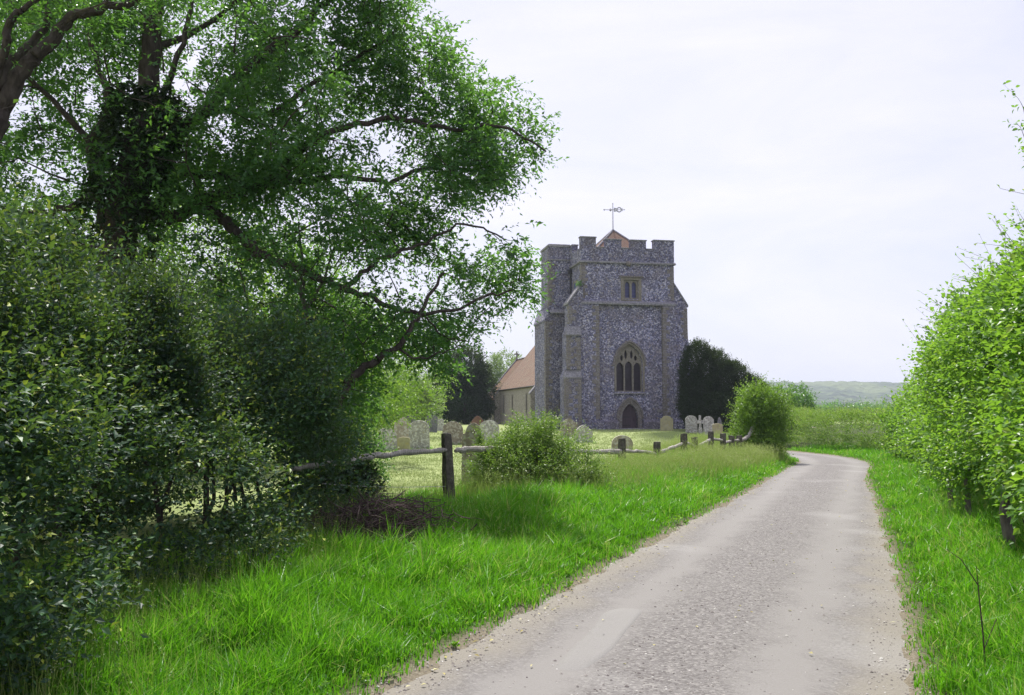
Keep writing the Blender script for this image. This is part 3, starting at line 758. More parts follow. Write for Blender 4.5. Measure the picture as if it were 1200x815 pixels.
HS = [
 (444, 467, 501.5, 32.7, 'round', 'grave_grey', 'lichen-mottled round headstone leaning left, leftmost of the churchyard stones', -5, -3, 8),
 (461, 481, 489, 36, 'ogee', 'grave_tan', 'tall tan headstone with curved ogee top behind the leaning mottled stone', 3, 0, 4),
 (467, 481.5, 512, 31.5, 'segment', 'grave_yellow', 'low yellow headstone between the leaning mottled and the broad grey stone', 0, 0, 2),
 (480.5, 504.5, 492.7, 34.0, 'round', 'grave_grey', 'broad pale grey round-topped headstone with lichen, left of the near post', 0, 2, 3),
 (473.5, 488, 487, 55, 'segment', 'grave_slate', 'far grey headstone showing above between the tan and the broad grey stones', 0, 0, -4),
 (499, 512.5, 487, 60, 'segment', 'grave_slate', 'dark slate headstone with flat curved top behind the broad grey stone', 2, 0, 0),
 (512.5, 520.5, 491, 66, 'round', 'grave_grey', 'small narrow grey headstone right of the dark slate one', 0, 0, 0),
 (519, 543, 494, 38, 'round', 'grave_brown', 'broad brown-grey round headstone right behind the near fence post', 0, 0, 2),
 (541, 567, 495.5, 17.8, 'shoulder', 'grave_brown', 'tall brown headstone close behind the fence rail, beside the bramble bush', 1, -2, 6),
 (562, 586, 492.5, 37, 'round', 'grave_grey', 'grey round headstone half hidden behind the bramble bush', -2, 0, 2),
 (552, 568, 487.5, 60, 'point', 'grave_red', 'dark red pointed headstone in front of the chancel', 0, 0, 0),
 (655, 676, 490.5, 47, 'ogee', 'grave_brown', 'brown ogee-topped headstone at the foot of the left tower buttress', 4, 0, 12),
 (672.5, 694.5, 498, 41, 'point', 'grave_grey', 'pointed gothic headstone with tan edge just right of the ogee-topped brown one', 0, 0, 14),
 (715.5, 740.5, 510, 31.5, 'round', 'grave_tan', 'low tan round headstone right behind a fence post, in front of the church door', 0, 0, 3),
 (773, 788, 487.3, 66, 'shoulder', 'grave_yellow', 'pale yellow shouldered headstone standing alone right of the church door', 0, 0, 3),
 (802.7, 816.5, 487, 61, 'round', 'grave_grey', 'grey round headstone in front of the yew, left of the small stone cross', 0, 0, 0),
 (816.2, 823.8, 487, 62, 'cross', 'grave_grey', 'small pale stone cross in front of the yew between two round headstones', 0, 0, 0),
 (823.2, 835.4, 488, 60, 'round', 'grave_grey', 'grey round headstone in front of the yew, right of the small stone cross', 1, 0, 0),
 (833.8, 846, 496.3, 56, 'segment', 'grave_yellow', 'low mossy yellow headstone, rightmost of the row before the yew', 0, 0, 5),
 (840, 845.5, 489, 63, 'point', 'grave_slate', 'narrow dark headstone behind the low mossy yellow one', 0, 0, 0),
]
for h_ in HS: headstone(*h_)
# leaning thin broken stone behind the bramble
o = headstone(655, 661, 490, 49, 'segment', 'grave_grey', 'thin leaning stone slab just left of the brown ogee-topped headstone', 28, 0, 10)

# ------------------------------------------------------------------ fence
def fence_xy(px):                                        # the fence line is straight on the ground
    p = (px - 600) / 1000.; Y = 9.31 / (.623 - p); return p * Y, Y
fx0, fy0 = fence_xy(528)
fence = empty('rail_fence', (fx0, fy0, 0)); tag(fence, 'weathered cleft-rail timber fence along the churchyard verge', 'fence')
def f_local(p): return Vector(p) - fence.location
def post(px, ytop, w=.15, tilt=0, mat='post', Y=None):
    x, y = fence_xy(px); zt = 1.6 - (ytop - 481) * y / 1000.
    g = Geo(); z0 = gz(x, y) - .2; rr = random.Random(px); n_ = 7; V = []
    for i in range(n_ + 1):
        z = z0 + (zt - z0) * i / n_; s_ = w / 2 * (1 - .10 * i / n_)
        for (a, b) in ((-1, -1), (1, -1), (1, 1), (-1, 1)):
            V.append((a * s_ + rr.uniform(-.008, .008) + tilt * (z - z0), b * s_ + rr.uniform(-.008, .008), z - z0 + (rr.uniform(-.02, .01) if i == n_ else 0)))
    q = [(i * 4 + k, i * 4 + (k + 1) % 4, (i + 1) * 4 + (k + 1) % 4, (i + 1) * 4 + k) for i in range(n_) for k in range(4)]
    g.add(V, q + [(n_ * 4, n_ * 4 + 1, n_ * 4 + 2, n_ * 4 + 3), (3, 2, 1, 0)])
    o = recalc(g.build('post', M[mat], fence, tint=False)); bevel(o, .012, 2); o.location = f_local((x, y, z0)); o.rotation_euler = (0, 0, R(32)); return o
def rail(pts, r=.06, seed=0, taper=(1, 1)):
    """pts: (px, py) on the photo lying over the fence line"""
    P = []
    for (px, py) in pts:
        x, y = fence_xy(px); P.append(Vector((x, y, 1.6 - (py - 481) * y / 1000.)) - fence.location)
    # densify
    Q = []
    for a, b in zip(P[:-1], P[1:]):
        for k in range(5): Q.append(a.lerp(b, k / 5))
    Q.append(P[-1]); rr = random.Random(seed)
    for i in range(1, len(Q) - 1): Q[i] = Q[i] + Vector((0, 0, rr.uniform(-.012, .012)))
    n_ = len(Q); rad = [r * .78 * (.82 + .34 * rr.random()) * (1 if 0 < i < n_ - 1 else .6) for i in range(n_)]
    g = Geo(); g.tube(Q, rad, 7); o = g.build('rail', M['rail'], fence, tint=False, smooth=False); o.modifiers.new('b', 'BEVEL').width = .006
    return o
post(528, 507.5, .145, tilt=-.05)
for px, yt in ((728, 513), (769, 517), (800.5, 508), (813, 512), (832, 505), (846, 507.5), (856, 510.5), (865, 510)): post(px, yt, .14 if px > 700 else .12)
rail([(345, 549), (372, 545), (405, 542), (425, 536), (450, 533), (490, 529), (523, 527)], .055, 1)
rail([(534, 528.5), (545, 526.5), (575, 526), (610, 527), (650, 528), (700, 529.5), (730, 530)], .062, 2)
rail([(700, 528), (735, 528.5), (752, 529), (768, 532)], .055, 3)
rail([(771, 530), (780, 527), (789, 524), (798, 519.5)], .06, 4)
rail([(801, 519), (808, 521), (813, 524), (822, 520), (831, 515)], .055, 5)
rail([(833, 515), (841, 515), (847, 517)], .05, 6)
rail([(847, 519), (852, 517.5), (859, 515.5), (866, 516)], .05, 7)
rail([(866, 516), (871, 514.5), (876, 511), (879, 505), (881, 499), (885, 497)], .07, 8)
g = Geo()
for (ya, yb) in ((566, 569), (585, 590)):
    P = []
    for k in range(12):
        px = 380 + (528 - 380) * k / 11; x, y = fence_xy(px); P.append(Vector((x, y, 1.6 - (ya + (yb - ya) * k / 11 - 481) * y / 1000. - .03 * math.sin(math.pi * k / 11))) - fence.location)
    g.tube(P, .004, 4)
g.build('wire', M['iron'], fence, tint=False)

exec_plants = True

# ================================================================== plants
def norm(a): return a / np.maximum(np.linalg.norm(a, axis=-1, keepdims=True), 1e-9)
def rand_unit(n): return norm(rng.normal(size=(n, 3)))
def add_leaves(g, pos, axis, nrm, length, width, tint, fine=False):
    """pos: leaf bases; axis: direction of the midrib; nrm: upper side"""
    n = len(pos); axis = norm(axis); side = norm(np.cross(axis, nrm)); nrm = np.cross(side, axis)
    L = np.asarray(length).reshape(-1, 1); Wd = np.asarray(width).reshape(-1, 1)
    fold = .22
    if fine:
        B = pos; T = pos + axis * L - nrm * L * .12
        M1 = pos + axis * L * .33; M2 = pos + axis * L * .68 - nrm * L * .03
        l1 = M1 + side * Wd * .5 + nrm * Wd * fold; r1 = M1 - side * Wd * .5 + nrm * Wd * fold
        l2 = M2 + side * Wd * .40 + nrm * Wd * fold * .8; r2 = M2 - side * Wd * .40 + nrm * Wd * fold * .8
        V = np.stack([B, l1, l2, T, r2, r1, M1, M2], 1).reshape(-1, 3); o = np.arange(n)[:, None] * 8
        q = np.concatenate([o + np.array([6, 1, 2, 7]), o + np.array([5, 6, 7, 4])]); t = np.concatenate([o + np.array([0, 1, 6]), o + np.array([0, 6, 5]), o + np.array([7, 2, 3]), o + np.array([4, 7, 3])])
        g.add(V, q, t, tint=np.repeat(tint, 8))
    else:
        M_ = pos + axis * L * .45; T = pos + axis * L - nrm * L * .08
        l1 = M_ + side * Wd * .5 + nrm * Wd * fold; r1 = M_ - side * Wd * .5 + nrm * Wd * fold
        V = np.stack([pos, l1, T, r1, M_], 1).reshape(-1, 3); o = np.arange(n)[:, None] * 5
        t = np.concatenate([o + np.array([0, 4, 1]), o + np.array([1, 4, 2]), o + np.array([0, 3, 4]), o + np.array([4, 3, 2])])
        g.add(V, None, t, tint=np.repeat(tint, 5))

def sprays(g, base, dirs, length, nl, leaf, ratio=.5, droop=.15, tint=.35, tvar=.22, young=.0, fine=False, flat=.5, stems=None):
    """leafy twigs: nl leaves along each twig"""
    n = len(base); t = (np.arange(nl) + .7) / nl
    length = np.broadcast_to(np.asarray(length, float), (n,)); leaf = np.broadcast_to(np.asarray(leaf, float), (n,))
    tint = np.asarray(tint, float); tint = tint.reshape(-1, 1) if tint.ndim else tint
    dirs = norm(dirs); up = np.array([0, 0, 1.]); bend = rand_unit(n) * .35
    bend[:, 2] -= droop
    d = dirs[:, None, :]; P = base[:, None, :] + (d * t[None, :, None] + bend[:, None, :] * (t ** 2)[None, :, None]) * length[:, None, None]
    tang = norm(d + 2 * bend[:, None, :] * t[None, :, None])
    ref = norm(np.cross(tang, up + .01)); ref2 = np.cross(tang, ref)
    ph = (np.arange(nl) * 2.39996)[None, :] + rng.uniform(0, 6.28, (n, 1))
    side = ref * np.cos(ph)[..., None] + ref2 * np.sin(ph)[..., None] * flat
    ax = norm(tang * (.35 + .5 * t[None, :, None]) + side * .9 + rng.normal(size=(n, nl, 3)) * .22)
    nr = up[None, None, :] * .9 + rng.normal(size=(n, nl, 3)) * .55 + d * .25
    sz = leaf[:, None] * (1 - .35 * t[None, :] ** 2) * rng.uniform(.65, 1.2, (n, nl))
    tn = tint + rng.normal(size=(n, 1)) * tvar * .6 + rng.normal(size=(n, nl)) * tvar * .6 + young * (t[None, :] ** 4) * rng.uniform(0, 1, (n, 1))
    add_leaves(g, P.reshape(-1, 3), ax.reshape(-1, 3), nr.reshape(-1, 3), sz.ravel(), sz.ravel() * ratio * rng.uniform(.85, 1.15, n * nl), np.clip(tn, 0, 1).ravel(), fine)
    if stems is not None:
        for i in range(0, n):
            k = [0, nl // 2, nl - 1]
            pts = [base[i]] + [P[i, j] for j in k[1:]]
            stems.tube([tuple(p) for p in pts], [leaf[i] * .045, leaf[i] * .03, leaf[i] * .015], 3, cap=False)

def fbm3(p, s, seed=0):
    """smooth 3-D lattice noise, -1..1"""
    p = p * s + seed * 13.7; i = np.floor(p).astype(np.int64); f = p - i; f = f * f * (3 - 2 * f)
    def h(a):
        n_ = (a[:, 0] * 374761393 + a[:, 1] * 668265263 + a[:, 2] * 2147483647 * 3 + seed * 971) & 0x7fffffff
        n_ = ((n_ ^ (n_ >> 13)) * 1274126177) & 0x7fffffff; n_ = ((n_ ^ (n_ >> 15)) * 668265263) & 0x7fffffff
        return ((n_ ^ (n_ >> 16)) & 0xffff) / 32767.5 - 1
    r = 0
    for dx in (0, 1):
        for dy in (0, 1):
            for dz in (0, 1):
                w = (f[:, 0] if dx else 1 - f[:, 0]) * (f[:, 1] if dy else 1 - f[:, 1]) * (f[:, 2] if dz else 1 - f[:, 2])
                r = r + w * h(i + np.array([dx, dy, dz]))
    return r

def hedge(name, label, cat, path, mat, n, leaf, seg=10, nl=9, slen=.34, near=8., ratio=.55, tint=.35, young=.3, fine=False, back=.3, rough=.28, droop=.12, group=None, shoots=0, lod=.55, thmin=-60, tone=.6):
    """path rows: x, y, half width, bottom, top (top and bottom above z=0)"""
    P = catmull(np.array(path, float), seg); T = np.gradient(P[:, :2], axis=0); T = norm(T); N = np.stack([-T[:, 1], T[:, 0]], 1)
    Y = np.maximum(P[:, 1], 2.); ds = np.concatenate([[0], np.linalg.norm(np.diff(P[:, :2], axis=0), axis=1)])
    # towards the camera side
    camside = np.sign((P[:, :2] * -1 * N).sum(1)); N = N * camside[:, None]
    h = (P[:, 4] - P[:, 3]); w = ds * (h + P[:, 2]) / Y ** (2 * lod); w /= w.sum()
    i = rng.choice(len(P), n, p=w); i2 = np.minimum(i + 1, len(P) - 1); f = rng.uniform(0, 1, n)
    A = P[i] * (1 - f)[:, None] + P[i2] * f[:, None]; NN = N[i]
    th = np.radians(rng.uniform(thmin, 110, n)); isb = rng.uniform(0, 1, n) < back; th = np.where(isb, np.radians(rng.uniform(100, 200, n)), th)
    c, s = np.cos(th), np.sin(th); e = .65
    ox = np.sign(c) * np.abs(c) ** e; oz = np.sign(s) * np.abs(s) ** e
    depth = 1 - np.abs(rng.normal(size=n)) * .16
    hc = (A[:, 3] + A[:, 4]) / 2
    p = np.stack([A[:, 0] + NN[:, 0] * ox * A[:, 2] * depth, A[:, 1] + NN[:, 1] * ox * A[:, 2] * depth, hc + oz * (A[:, 4] - A[:, 3]) / 2 * depth], 1)
    out = norm(np.stack([NN[:, 0] * c, NN[:, 1] * c, s], 1))
    lump = fbm3(p, .9, 3) * .6 + fbm3(p, 2.3, 5) * .4
    p = p + out * (lump * rough)[:, None]
    keep = rng.uniform(0, 1, n) < (.60 + .75 * fbm3(p, 2.6, 8)); keep &= p[:, 2] > .05
    p, out, A, lump = p[keep], out[keep], A[keep], lump[keep]
    k = (np.maximum(A[:, 1], near) / near) ** lod
    d = out + rand_unit(len(p)) * .55 + np.array([0, 0, .35])
    root = tag(empty(name, (P[len(P) // 2, 0], P[len(P) // 2, 1], 0)), label, cat, group)
    g = Geo(); st = Geo(); off = np.array(root.location)
    L = slen * k * rng.uniform(.6, 1.4, len(p))
    sprays(g, p - off - norm(d) * L[:, None] * .5, d, L, nl, leaf * k * rng.uniform(.75, 1.2, len(p)), ratio, droop, tint + .16 * lump, .27, young, fine)
    if shoots:
        j = rng.choice(np.where(out[:, 2] > .3)[0], shoots)
        sd = out[j] * .6 + np.array([0, 0, 1.1]) + rand_unit(shoots) * .45; LL = slen * k[j] * rng.uniform(1.0, 2.2, shoots)
        sprays(g, p[j] - off - norm(sd) * .05, sd, LL, nl, leaf * k[j] * .85, ratio, .25, tint + .25, .15, .35, fine, stems=st)
    fo = g.build('foliage', mat, root)
    if st.n: st.build('shoots', M['bark'], root)
    return root, P, N, fo

def limb(g, pts, r0, r1, sides=8, wob=.02, dens=4, seed=0):
    P = catmull(np.array([tuple(p) for p in pts], float), dens); n = len(P); rr = np.random.default_rng(seed)
    P[1:-1] += rr.normal(size=(n - 2, 3)) * wob
    rad = [r0 + (r1 - r0) * (k / (n - 1)) ** .8 for k in range(n)]
    g.tube([tuple(p) for p in P], rad, sides); return P, np.array(rad)

def grow_twigs(g, nodes, centers, off, r=.006, rmax=.03, sides=4, tint=0, seed=1):
    """connect every clump centre to its nearest grown node with a curved twig"""
    rr = np.random.default_rng(seed); nodes = [np.array(n) for n in nodes]; arr = np.array(nodes)
    root = arr[0]; order = np.argsort(((centers[:, None, :] - arr[None, ::3, :]) ** 2).sum(-1).min(1))
    dirs = np.zeros((len(centers), 3))
    for i in order:
        c = centers[i]; d2 = ((arr - c) ** 2).sum(1) + .3 * np.maximum(0, ((arr - root) ** 2).sum(1) - ((c - root) ** 2).sum()) ; j = int(np.argmin(d2)); a = arr[j]
        d = c - a; L = np.linalg.norm(d)
        mid = a + d * .5 + rr.normal(size=3) * L * .10 + np.array([0, 0, .06 * L])
        pts = [a, a * .35 + mid * .65 , mid * .5 + c * .5 + rr.normal(size=3) * L * .03, c]
        r0 = min(rmax, r + .012 * L)
        g.tube([tuple(p - off) for p in pts], [r0, r0 * .75, r0 * .5, r * .7], sides, cap=False)
        arr = np.vstack([arr, pts[1], pts[2], c]); dirs[i] = d / max(L, 1e-6)
    return dirs

def point_in_poly(x, y, poly):
    x = np.asarray(x); y = np.asarray(y); ins = np.zeros(len(x), bool); j = len(poly) - 1
    for i in range(len(poly)):
        xi, yi = poly[i]; xj, yj = poly[j]
        c = ((yi > y) != (yj > y)) & (x < (xj - xi) * (y - yi) / (yj - yi + 1e-9) + xi); ins ^= c; j = i
    return ins

# ---- blob trees and bushes for the middle distance and beyond
def blob_tree(name, label, cat, base, blobs, mat, n, leaf, nl=8, slen=.5, ratio=.55, tint=.35, young=.2, trunk=.15, group=None, bark='bark', droop=.15, gap=.5, rough=.3, updir=.35, limbs=6, inner=.22, flat=.5):
    """blobs: (dx, dy, z, rx, rz) relative to base"""
    root = tag(empty(name, base), label, cat, group); g = Geo(); B = np.array(blobs, float)
    vol = B[:, 3] ** 2 * B[:, 4]; w = vol ** .7; w /= w.sum()
    i = rng.choice(len(B), n, p=w); u = rand_unit(n); r = 1 - np.abs(rng.normal(size=n)) * inner
    c = B[i]; p = np.stack([c[:, 0] + u[:, 0] * c[:, 3] * r, c[:, 1] + u[:, 1] * c[:, 3] * r, c[:, 2] + u[:, 2] * c[:, 4] * r], 1)
    lump = fbm3(p, 1.6 / B[:, 3].mean(), 2) * .5 + fbm3(p, 4. / B[:, 3].mean(), 4) * .5
    p = p + u * (lump * rough * c[:, 3].mean())[:, None]
    keep = rng.uniform(0, 1, n) < (gap + .9 * fbm3(p, 3.2 / B[:, 3].mean(), 9) + .25); keep &= p[:, 2] > .05
    p, u, lump = p[keep], u[keep], lump[keep]
    d = u + rand_unit(len(p)) * .5 + np.array([0, 0, updir]); L = slen * rng.uniform(.6, 1.4, len(p))
    sprays(g, p - norm(d) * L[:, None] * .5, d, L, nl, leaf, ratio, droop, tint + .15 * lump, .2, young, flat=flat)
    g.build('crown', mat, root)
    if trunk:
        t = Geo(); top = B[:, 2].mean(); cx, cy = B[:, 0].mean(), B[:, 1].mean()
        P, rd = limb(t, [(0, 0, -.2), (cx * .3, cy * .3, top * .35), (cx * .7, cy * .7, top * .75), (cx, cy, top + B[:, 4].mean() * .3)], trunk, trunk * .4, 8, trunk * .15)
        for k in range(min(limbs, 3 * len(B))):
            b = B[k % len(B)]; a = P[int(len(P) * random.uniform(.35, .8))]; e = np.array([b[0] + random.uniform(-.5, .5) * b[3], b[1] + random.uniform(-.5, .5) * b[3], b[2] + random.uniform(-.2, .6) * b[4]])
            limb(t, [a, a * .5 + e * .5 + np.array([0, 0, -.05 * b[3]]), e], trunk * .45, trunk * .08, 5, trunk * .1)
        t.build('trunk', M[bark], root)
    return root

# ------------------------------------------------------------------ right-hand hedge
RH = [(3.95, 3.2, 1.2, .6, 2.9), (4.75, 5.6, 1.2, .62, 3.0), (6.05, 8.6, 1.2, .6, 3.1), (7.25, 11.7, 1.2, .52, 3.1), (9.3, 16.5, 1.15, .35, 2.75), (11.3, 21, 1.1, .25, 2.35), (13.15, 26, 1.1, .1, 2.0), (14.1, 29.2, 1.1, -.05, 1.8)]
hr, HP, HN, hf = hedge('hedge', 'tall bushy green hedge lining the right verge, with bare stems showing at its foot', 'hedge', RH, M['leaf_hedge'], 36000, .080, nl=9, slen=.36, near=8, ratio=.68, tint=.42, young=.35, fine=False, back=.22, rough=.40, shoots=600, lod=.5)
# stems of the hedge
off = Vector(hr.location); rr = random.Random(5)
for k in range(34):
    t = (k + rr.uniform(-.3, .3)) / 34; i = int(np.clip(t ** 1.25 * (len(HP) - 2), 0, len(HP) - 2)); p = HP[i]; s_ = rr.uniform(.05, .75)
    x, y = p[0] + HN[i, 0] * s_, p[1] + HN[i, 1] * s_; z0 = gz(x, y) - .1; big = k % 5 == 1
    g = Geo(); r = .075 if big else rr.uniform(.018, .04)
    limb(g, [Vector((x, y, z0)) - off, Vector((x + rr.uniform(-.1, .1), y + rr.uniform(-.1, .1), .6)) - off, Vector((x + rr.uniform(-.3, .3), y + rr.uniform(-.3, .3), 1.4)) - off, Vector((x + rr.uniform(-.5, .5), y + rr.uniform(-.5, .5), 2.4)) - off], r, r * .3, 7, .02, 3, k)
    g.build('stem', M['bark_grey'] if big else M['bark'], hr)
for (px, Y) in ((1186, 8.9), (1139, 11.3), (1118, 12.8)):
    b = at(px, 481 + 1600 / Y, Y); g = Geo(); r = .065 if Y < 9 else .045; b.z = gz(b.x, b.y) - .1
    limb(g, [b - off, b + Vector((-.03, .02, .55)) - off, b + Vector((.08, .05, 1.3)) - off, b + Vector((.3, .1, 2.2)) - off], r, r * .5, 8, .01, 3, int(px)); g.build('stem', M['bark_grey'], hr)
# twigs reaching in from the top right corner, on tall shoots of the hedge
g = Geo(); st = Geo()
for (pts, sz) in (([(1215, 250), (1203, 150), (1196, 120), (1176, 99)], .05), ([(1215, 250), (1206, 185), (1196, 150), (1186, 146)], .05), ([(1230, 300), (1212, 262), (1200, 258), (1190, 240)], .035), ([(1230, 300), (1212, 285), (1200, 272), (1188, 262)], .035),
                  ([(1240, 330), (1214, 214), (1205, 180), (1197, 177)], .045)):
    P = catmull(np.array([tuple(at(a, b, 6.6 + .1 * k)) for k, (a, b) in enumerate(pts)], float), 5) - np.array(off)
    st.tube([tuple(p) for p in P], [.006 - .006 * k / len(P) for k in range(len(P))], 4, cap=False)
    b_ = P[3:]; sprays(g, b_, rand_unit(len(b_)) * .8 + np.array([-.3, 0, .1]), .06, 2, sz, .6, .1, .45, .15, .2, True)
g.build('foliage', M['leaf_hedge'], hr); st.build('shoots', M['bark'], hr)

# far hedge round the bend
FH = [(14.0, 28.6, 1.15, -.1, 1.85), (15.0, 31, 1.2, -.15, 1.7), (15.8, 35, 1.2, -.2, 1.62), (15.6, 39, 1.25, -.3, 1.58), (15.2, 43, 1.25, -.3, 1.58), (15.8, 50, 1.25, -.3, 1.6)]
hedge('hedge', 'lower pale green trimmed hedge curving round the bend of the lane', 'hedge', FH, M['leaf_farhedge'], 16000, .075, nl=8, slen=.34, near=30, ratio=.6, tint=.5, young=.35, back=.25, rough=.16, shoots=320, lod=.3)

# ------------------------------------------------------------------ left-hand thicket
LH = [(-4.2, 2.2, 1.6, -.9, 2.6), (-4.05, 4.5, 1.7, -.9, 2.75), (-3.9, 7.0, 1.75, -.9, 2.75), (-3.6, 9.2, 1.6, -.8, 2.45), (-3.75, 11.3, 1.0, -.4, 2.1), (-3.9, 12.7, .8, -.2, 1.8)]
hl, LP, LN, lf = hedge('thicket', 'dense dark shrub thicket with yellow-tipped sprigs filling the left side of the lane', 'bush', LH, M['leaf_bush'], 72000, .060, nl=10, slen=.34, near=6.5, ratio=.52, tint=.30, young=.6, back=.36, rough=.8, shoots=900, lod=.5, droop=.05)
off = Vector(hl.location)
for k in range(16):
    i = int(rng.uniform(0, len(LP) - 1)); p = LP[i]; x, y = p[0] + LN[i, 0] * rng.uniform(-.3, .5), p[1] + rng.uniform(-.3, .3); b = Vector((x, y, -.1)) - off
    g = Geo(); limb(g, [b, b + Vector((rng.uniform(-.2, .2), rng.uniform(-.2, .2), 1)), b + Vector((rng.uniform(-.6, .6), rng.uniform(-.6, .6), 2.4))], .035, .01, 6, .03, 3, k); g.build('stem', M['bark'], hl)

blob_tree('shrub', 'leafy green shrub behind the left end of the fence rail, under the big tree', 'bush', (-2.95, 14.6, 0), [(0, 0, 1.3, .75, .9), (-.5, .3, 1.7, .7, .8), (.3, .1, .7, .6, .6), (-.2, .2, 2.2, .5, .6)], M['leaf_tree'], 3600, .065, 8, .3, .5, .4, .3, .04, limbs=5)
# ivy-grown stump under the rail
blob_tree('ivy_stump', 'dark ivy-smothered stump under the left end of the fence rail', 'stump', (-2.2, 12.1, 0), [(0, 0, .45, .38, .5), (-.2, .1, .6, .36, .4)], M['leaf_ivy'], 1900, .06, 5, .14, .9, .4, .1, .09, rough=.15, limbs=0)

# ------------------------------------------------------------------ the big tree on the left
TY = 12.3
def LP_(pts): return [at(a, b, y) for (a, b, y) in pts]
tb = at(112, 620, TY); tb.z = 0
big = tag(empty('broadleaf_tree', tb), 'large spreading tree with ivy-clad trunk and long dark limbs reaching over the churchyard fence', 'tree')
off = np.array(tb); trunk = Geo(); nodes = []
def addlimb(pts, r0, r1, sides=9, seed=0, keep=True, g=None):
    P, rd = limb(g or trunk, [Vector(p) - tb for p in LP_([(a_, b_, 12.3 + (12.3 - c_) * .75) for (a_, b_, c_) in pts])], r0, r1, sides, .02, 5, seed)
    if keep: nodes.extend(list(P + off))
    return P
addlimb([(95, 660, 12.3), (108, 480, 12.3), (130, 330, 12.3), (150, 215, 12.2), (166, 150, 12.1), (175, 80, 12.0), (182, -20, 12.2), (190, -180, 12.4)], .34, .09, 14, 1)
tobj = []
def branch(pts, r0, r1, seed):
    g = Geo(); addlimb(pts, r0, r1, 9, seed, True, g); g.build('limb', M['bark'], big)
branch([(158, 225, 12.2), (190, 172, 12.0), (235, 137, 11.8), (272, 96, 11.8), (340, 42, 11.7), (392, -10, 11.6), (420, -80, 11.5)], .14, .03, 2)
branch([(235, 137, 11.8), (262, 128, 11.7), (316, 136, 11.4), (368, 98, 11.3), (430, 62, 11.2), (470, 30, 11.1)], .07, .02, 3)
branch([(150, 240, 12.2), (180, 165, 12.4), (191, 110, 12.6), (206, 74, 12.7), (222, 10, 12.9), (230, -80, 13)], .08, .02, 4)
branch([(128, 280, 12.3), (107, 184, 12.7), (129, 121, 12.9), (118, 81, 13), (103, 30, 13.2), (95, -60, 13.2)], .09, .02, 5)
branch([(150, 262, 12.2), (173, 215, 12.0), (191, 200, 11.9), (235, 206, 11.7), (276, 208, 11.6), (331, 213, 11.4), (400, 206, 11.2), (455, 212, 11.1), (510, 196, 11.0), (560, 200, 11.0)], .10, .02, 6)
branch([(145, 268, 12.2), (173, 246, 12.1), (206, 254, 12.0), (235, 236, 11.8), (280, 224, 11.7), (313, 213, 11.6), (342, 184, 11.6), (368, 165, 11.6), (400, 151, 11.5), (460, 140, 11.4), (530, 152, 11.3), (590, 150, 11.2), (640, 178, 11.1)], .13, .015, 7)
branch([(228, 240, 11.85), (258, 256, 11.9), (287, 283, 12.0), (305, 298, 12.1), (342, 313, 12.1), (375, 327, 12.0), (400, 338, 11.9), (428, 346, 11.9), (466, 362, 11.8), (504, 368, 11.7), (560, 352, 11.6), (600, 340, 11.5)], .10, .015, 8)
branch([(400, 338, 11.9), (430, 318, 11.7), (455, 300, 11.6), (500, 285, 11.4), (545, 262, 11.3), (590, 280, 11.3)], .045, .012, 9)
branch([(395, 475, 12.6), (412, 442, 12.6), (440, 424, 12.5), (462, 408, 12.4), (482, 384, 12.3), (500, 352, 12.2), (520, 320, 12.1)], .075, .02, 10)
branch([(500, 372, 11.8), (525, 398, 11.8), (548, 400, 11.7)], .018, .006, 15)
branch([(462, 408, 12.4), (492, 420, 12.3), (520, 412, 12.2), (545, 405, 12.1)], .02, .006, 16)
for (pts, r) in (([(135, 210, 12.3), (90, 240, 12), (40, 250, 11.7), (-20, 240, 11.4)], .08), ([(178, 60, 12), (260, 20, 11), (330, -60, 10.5)], .06), ([(150, 215, 12.2), (60, 120, 13.4), (0, 60, 14)], .06)):
    branch(pts, r, .02, int(pts[1][0]))
g = trunk; g.build('trunk', M['bark'], big)
CROWN = [(-90, -120), (440, -120), (478, -10), (505, 30), (528, 62), (545, 90), (590, 98), (612, 130), (636, 152), (644, 172), (630, 194), (592, 196), (578, 238), (596, 268), (616, 306), (622, 342), (604, 366), (570, 378), (556, 400), (518, 398), (540, 430), (500, 422), (470, 402), (448, 410), (440, 462), (405, 484), (352, 486), (300, 440), (210, 330), (150, 300), (-90, 330)]
def crown_points(poly, n, Yc, thick, holes=(), seed=0, edge_thin=None):
    xs = np.array([p[0] for p in poly]); ys = np.array([p[1] for p in poly]); out = []
    while len(out) < n * 2.1:
        x = rng.uniform(xs.min(), xs.max(), 4000); y = rng.uniform(ys.min(), ys.max(), 4000); ok = point_in_poly(x, y, poly)
        for (hx, hy, hr_, k) in holes: ok &= ~(((x - hx) ** 2 + (y - hy) ** 2 < hr_ ** 2) & (rng.uniform(0, 1, 4000) < k))
        x, y = x[ok], y[ok]; Y = Yc(x) + rng.normal(size=len(x)) * thick(x)
        for a, b, c in zip(x, y, Y): out.append(tuple(at(a, b, c)))
    P = np.array(out[:int(n * 2.1)]); nn = fbm3(P, 1.15, 4) * .6 + fbm3(P, 2.6, 6) * .4; P = P[nn > .015]
    return P[:n]
cpts = crown_points(CROWN, 2600, lambda x: 12.85 + .75 * np.clip((x - 150) / 480, 0, 1), lambda x: 1.1 - .75 * np.clip((x - 330) / 300, 0, 1), [(45, 195, 34, .93), (20, 100, 24, .8), (258, 152, 22, .9), (245, 30, 18, .8), (365, 225, 14, .85), (330, 5, 22, .8), (300, 330, 40, .5), (250, 300, 45, .5), (225, 195, 18, .6), (385, 180, 16, .7)])
tw = Geo(); d = grow_twigs(tw, nodes, cpts, off, .005, .028)
tw.build('twigs', M['bark'], big, tint=False)
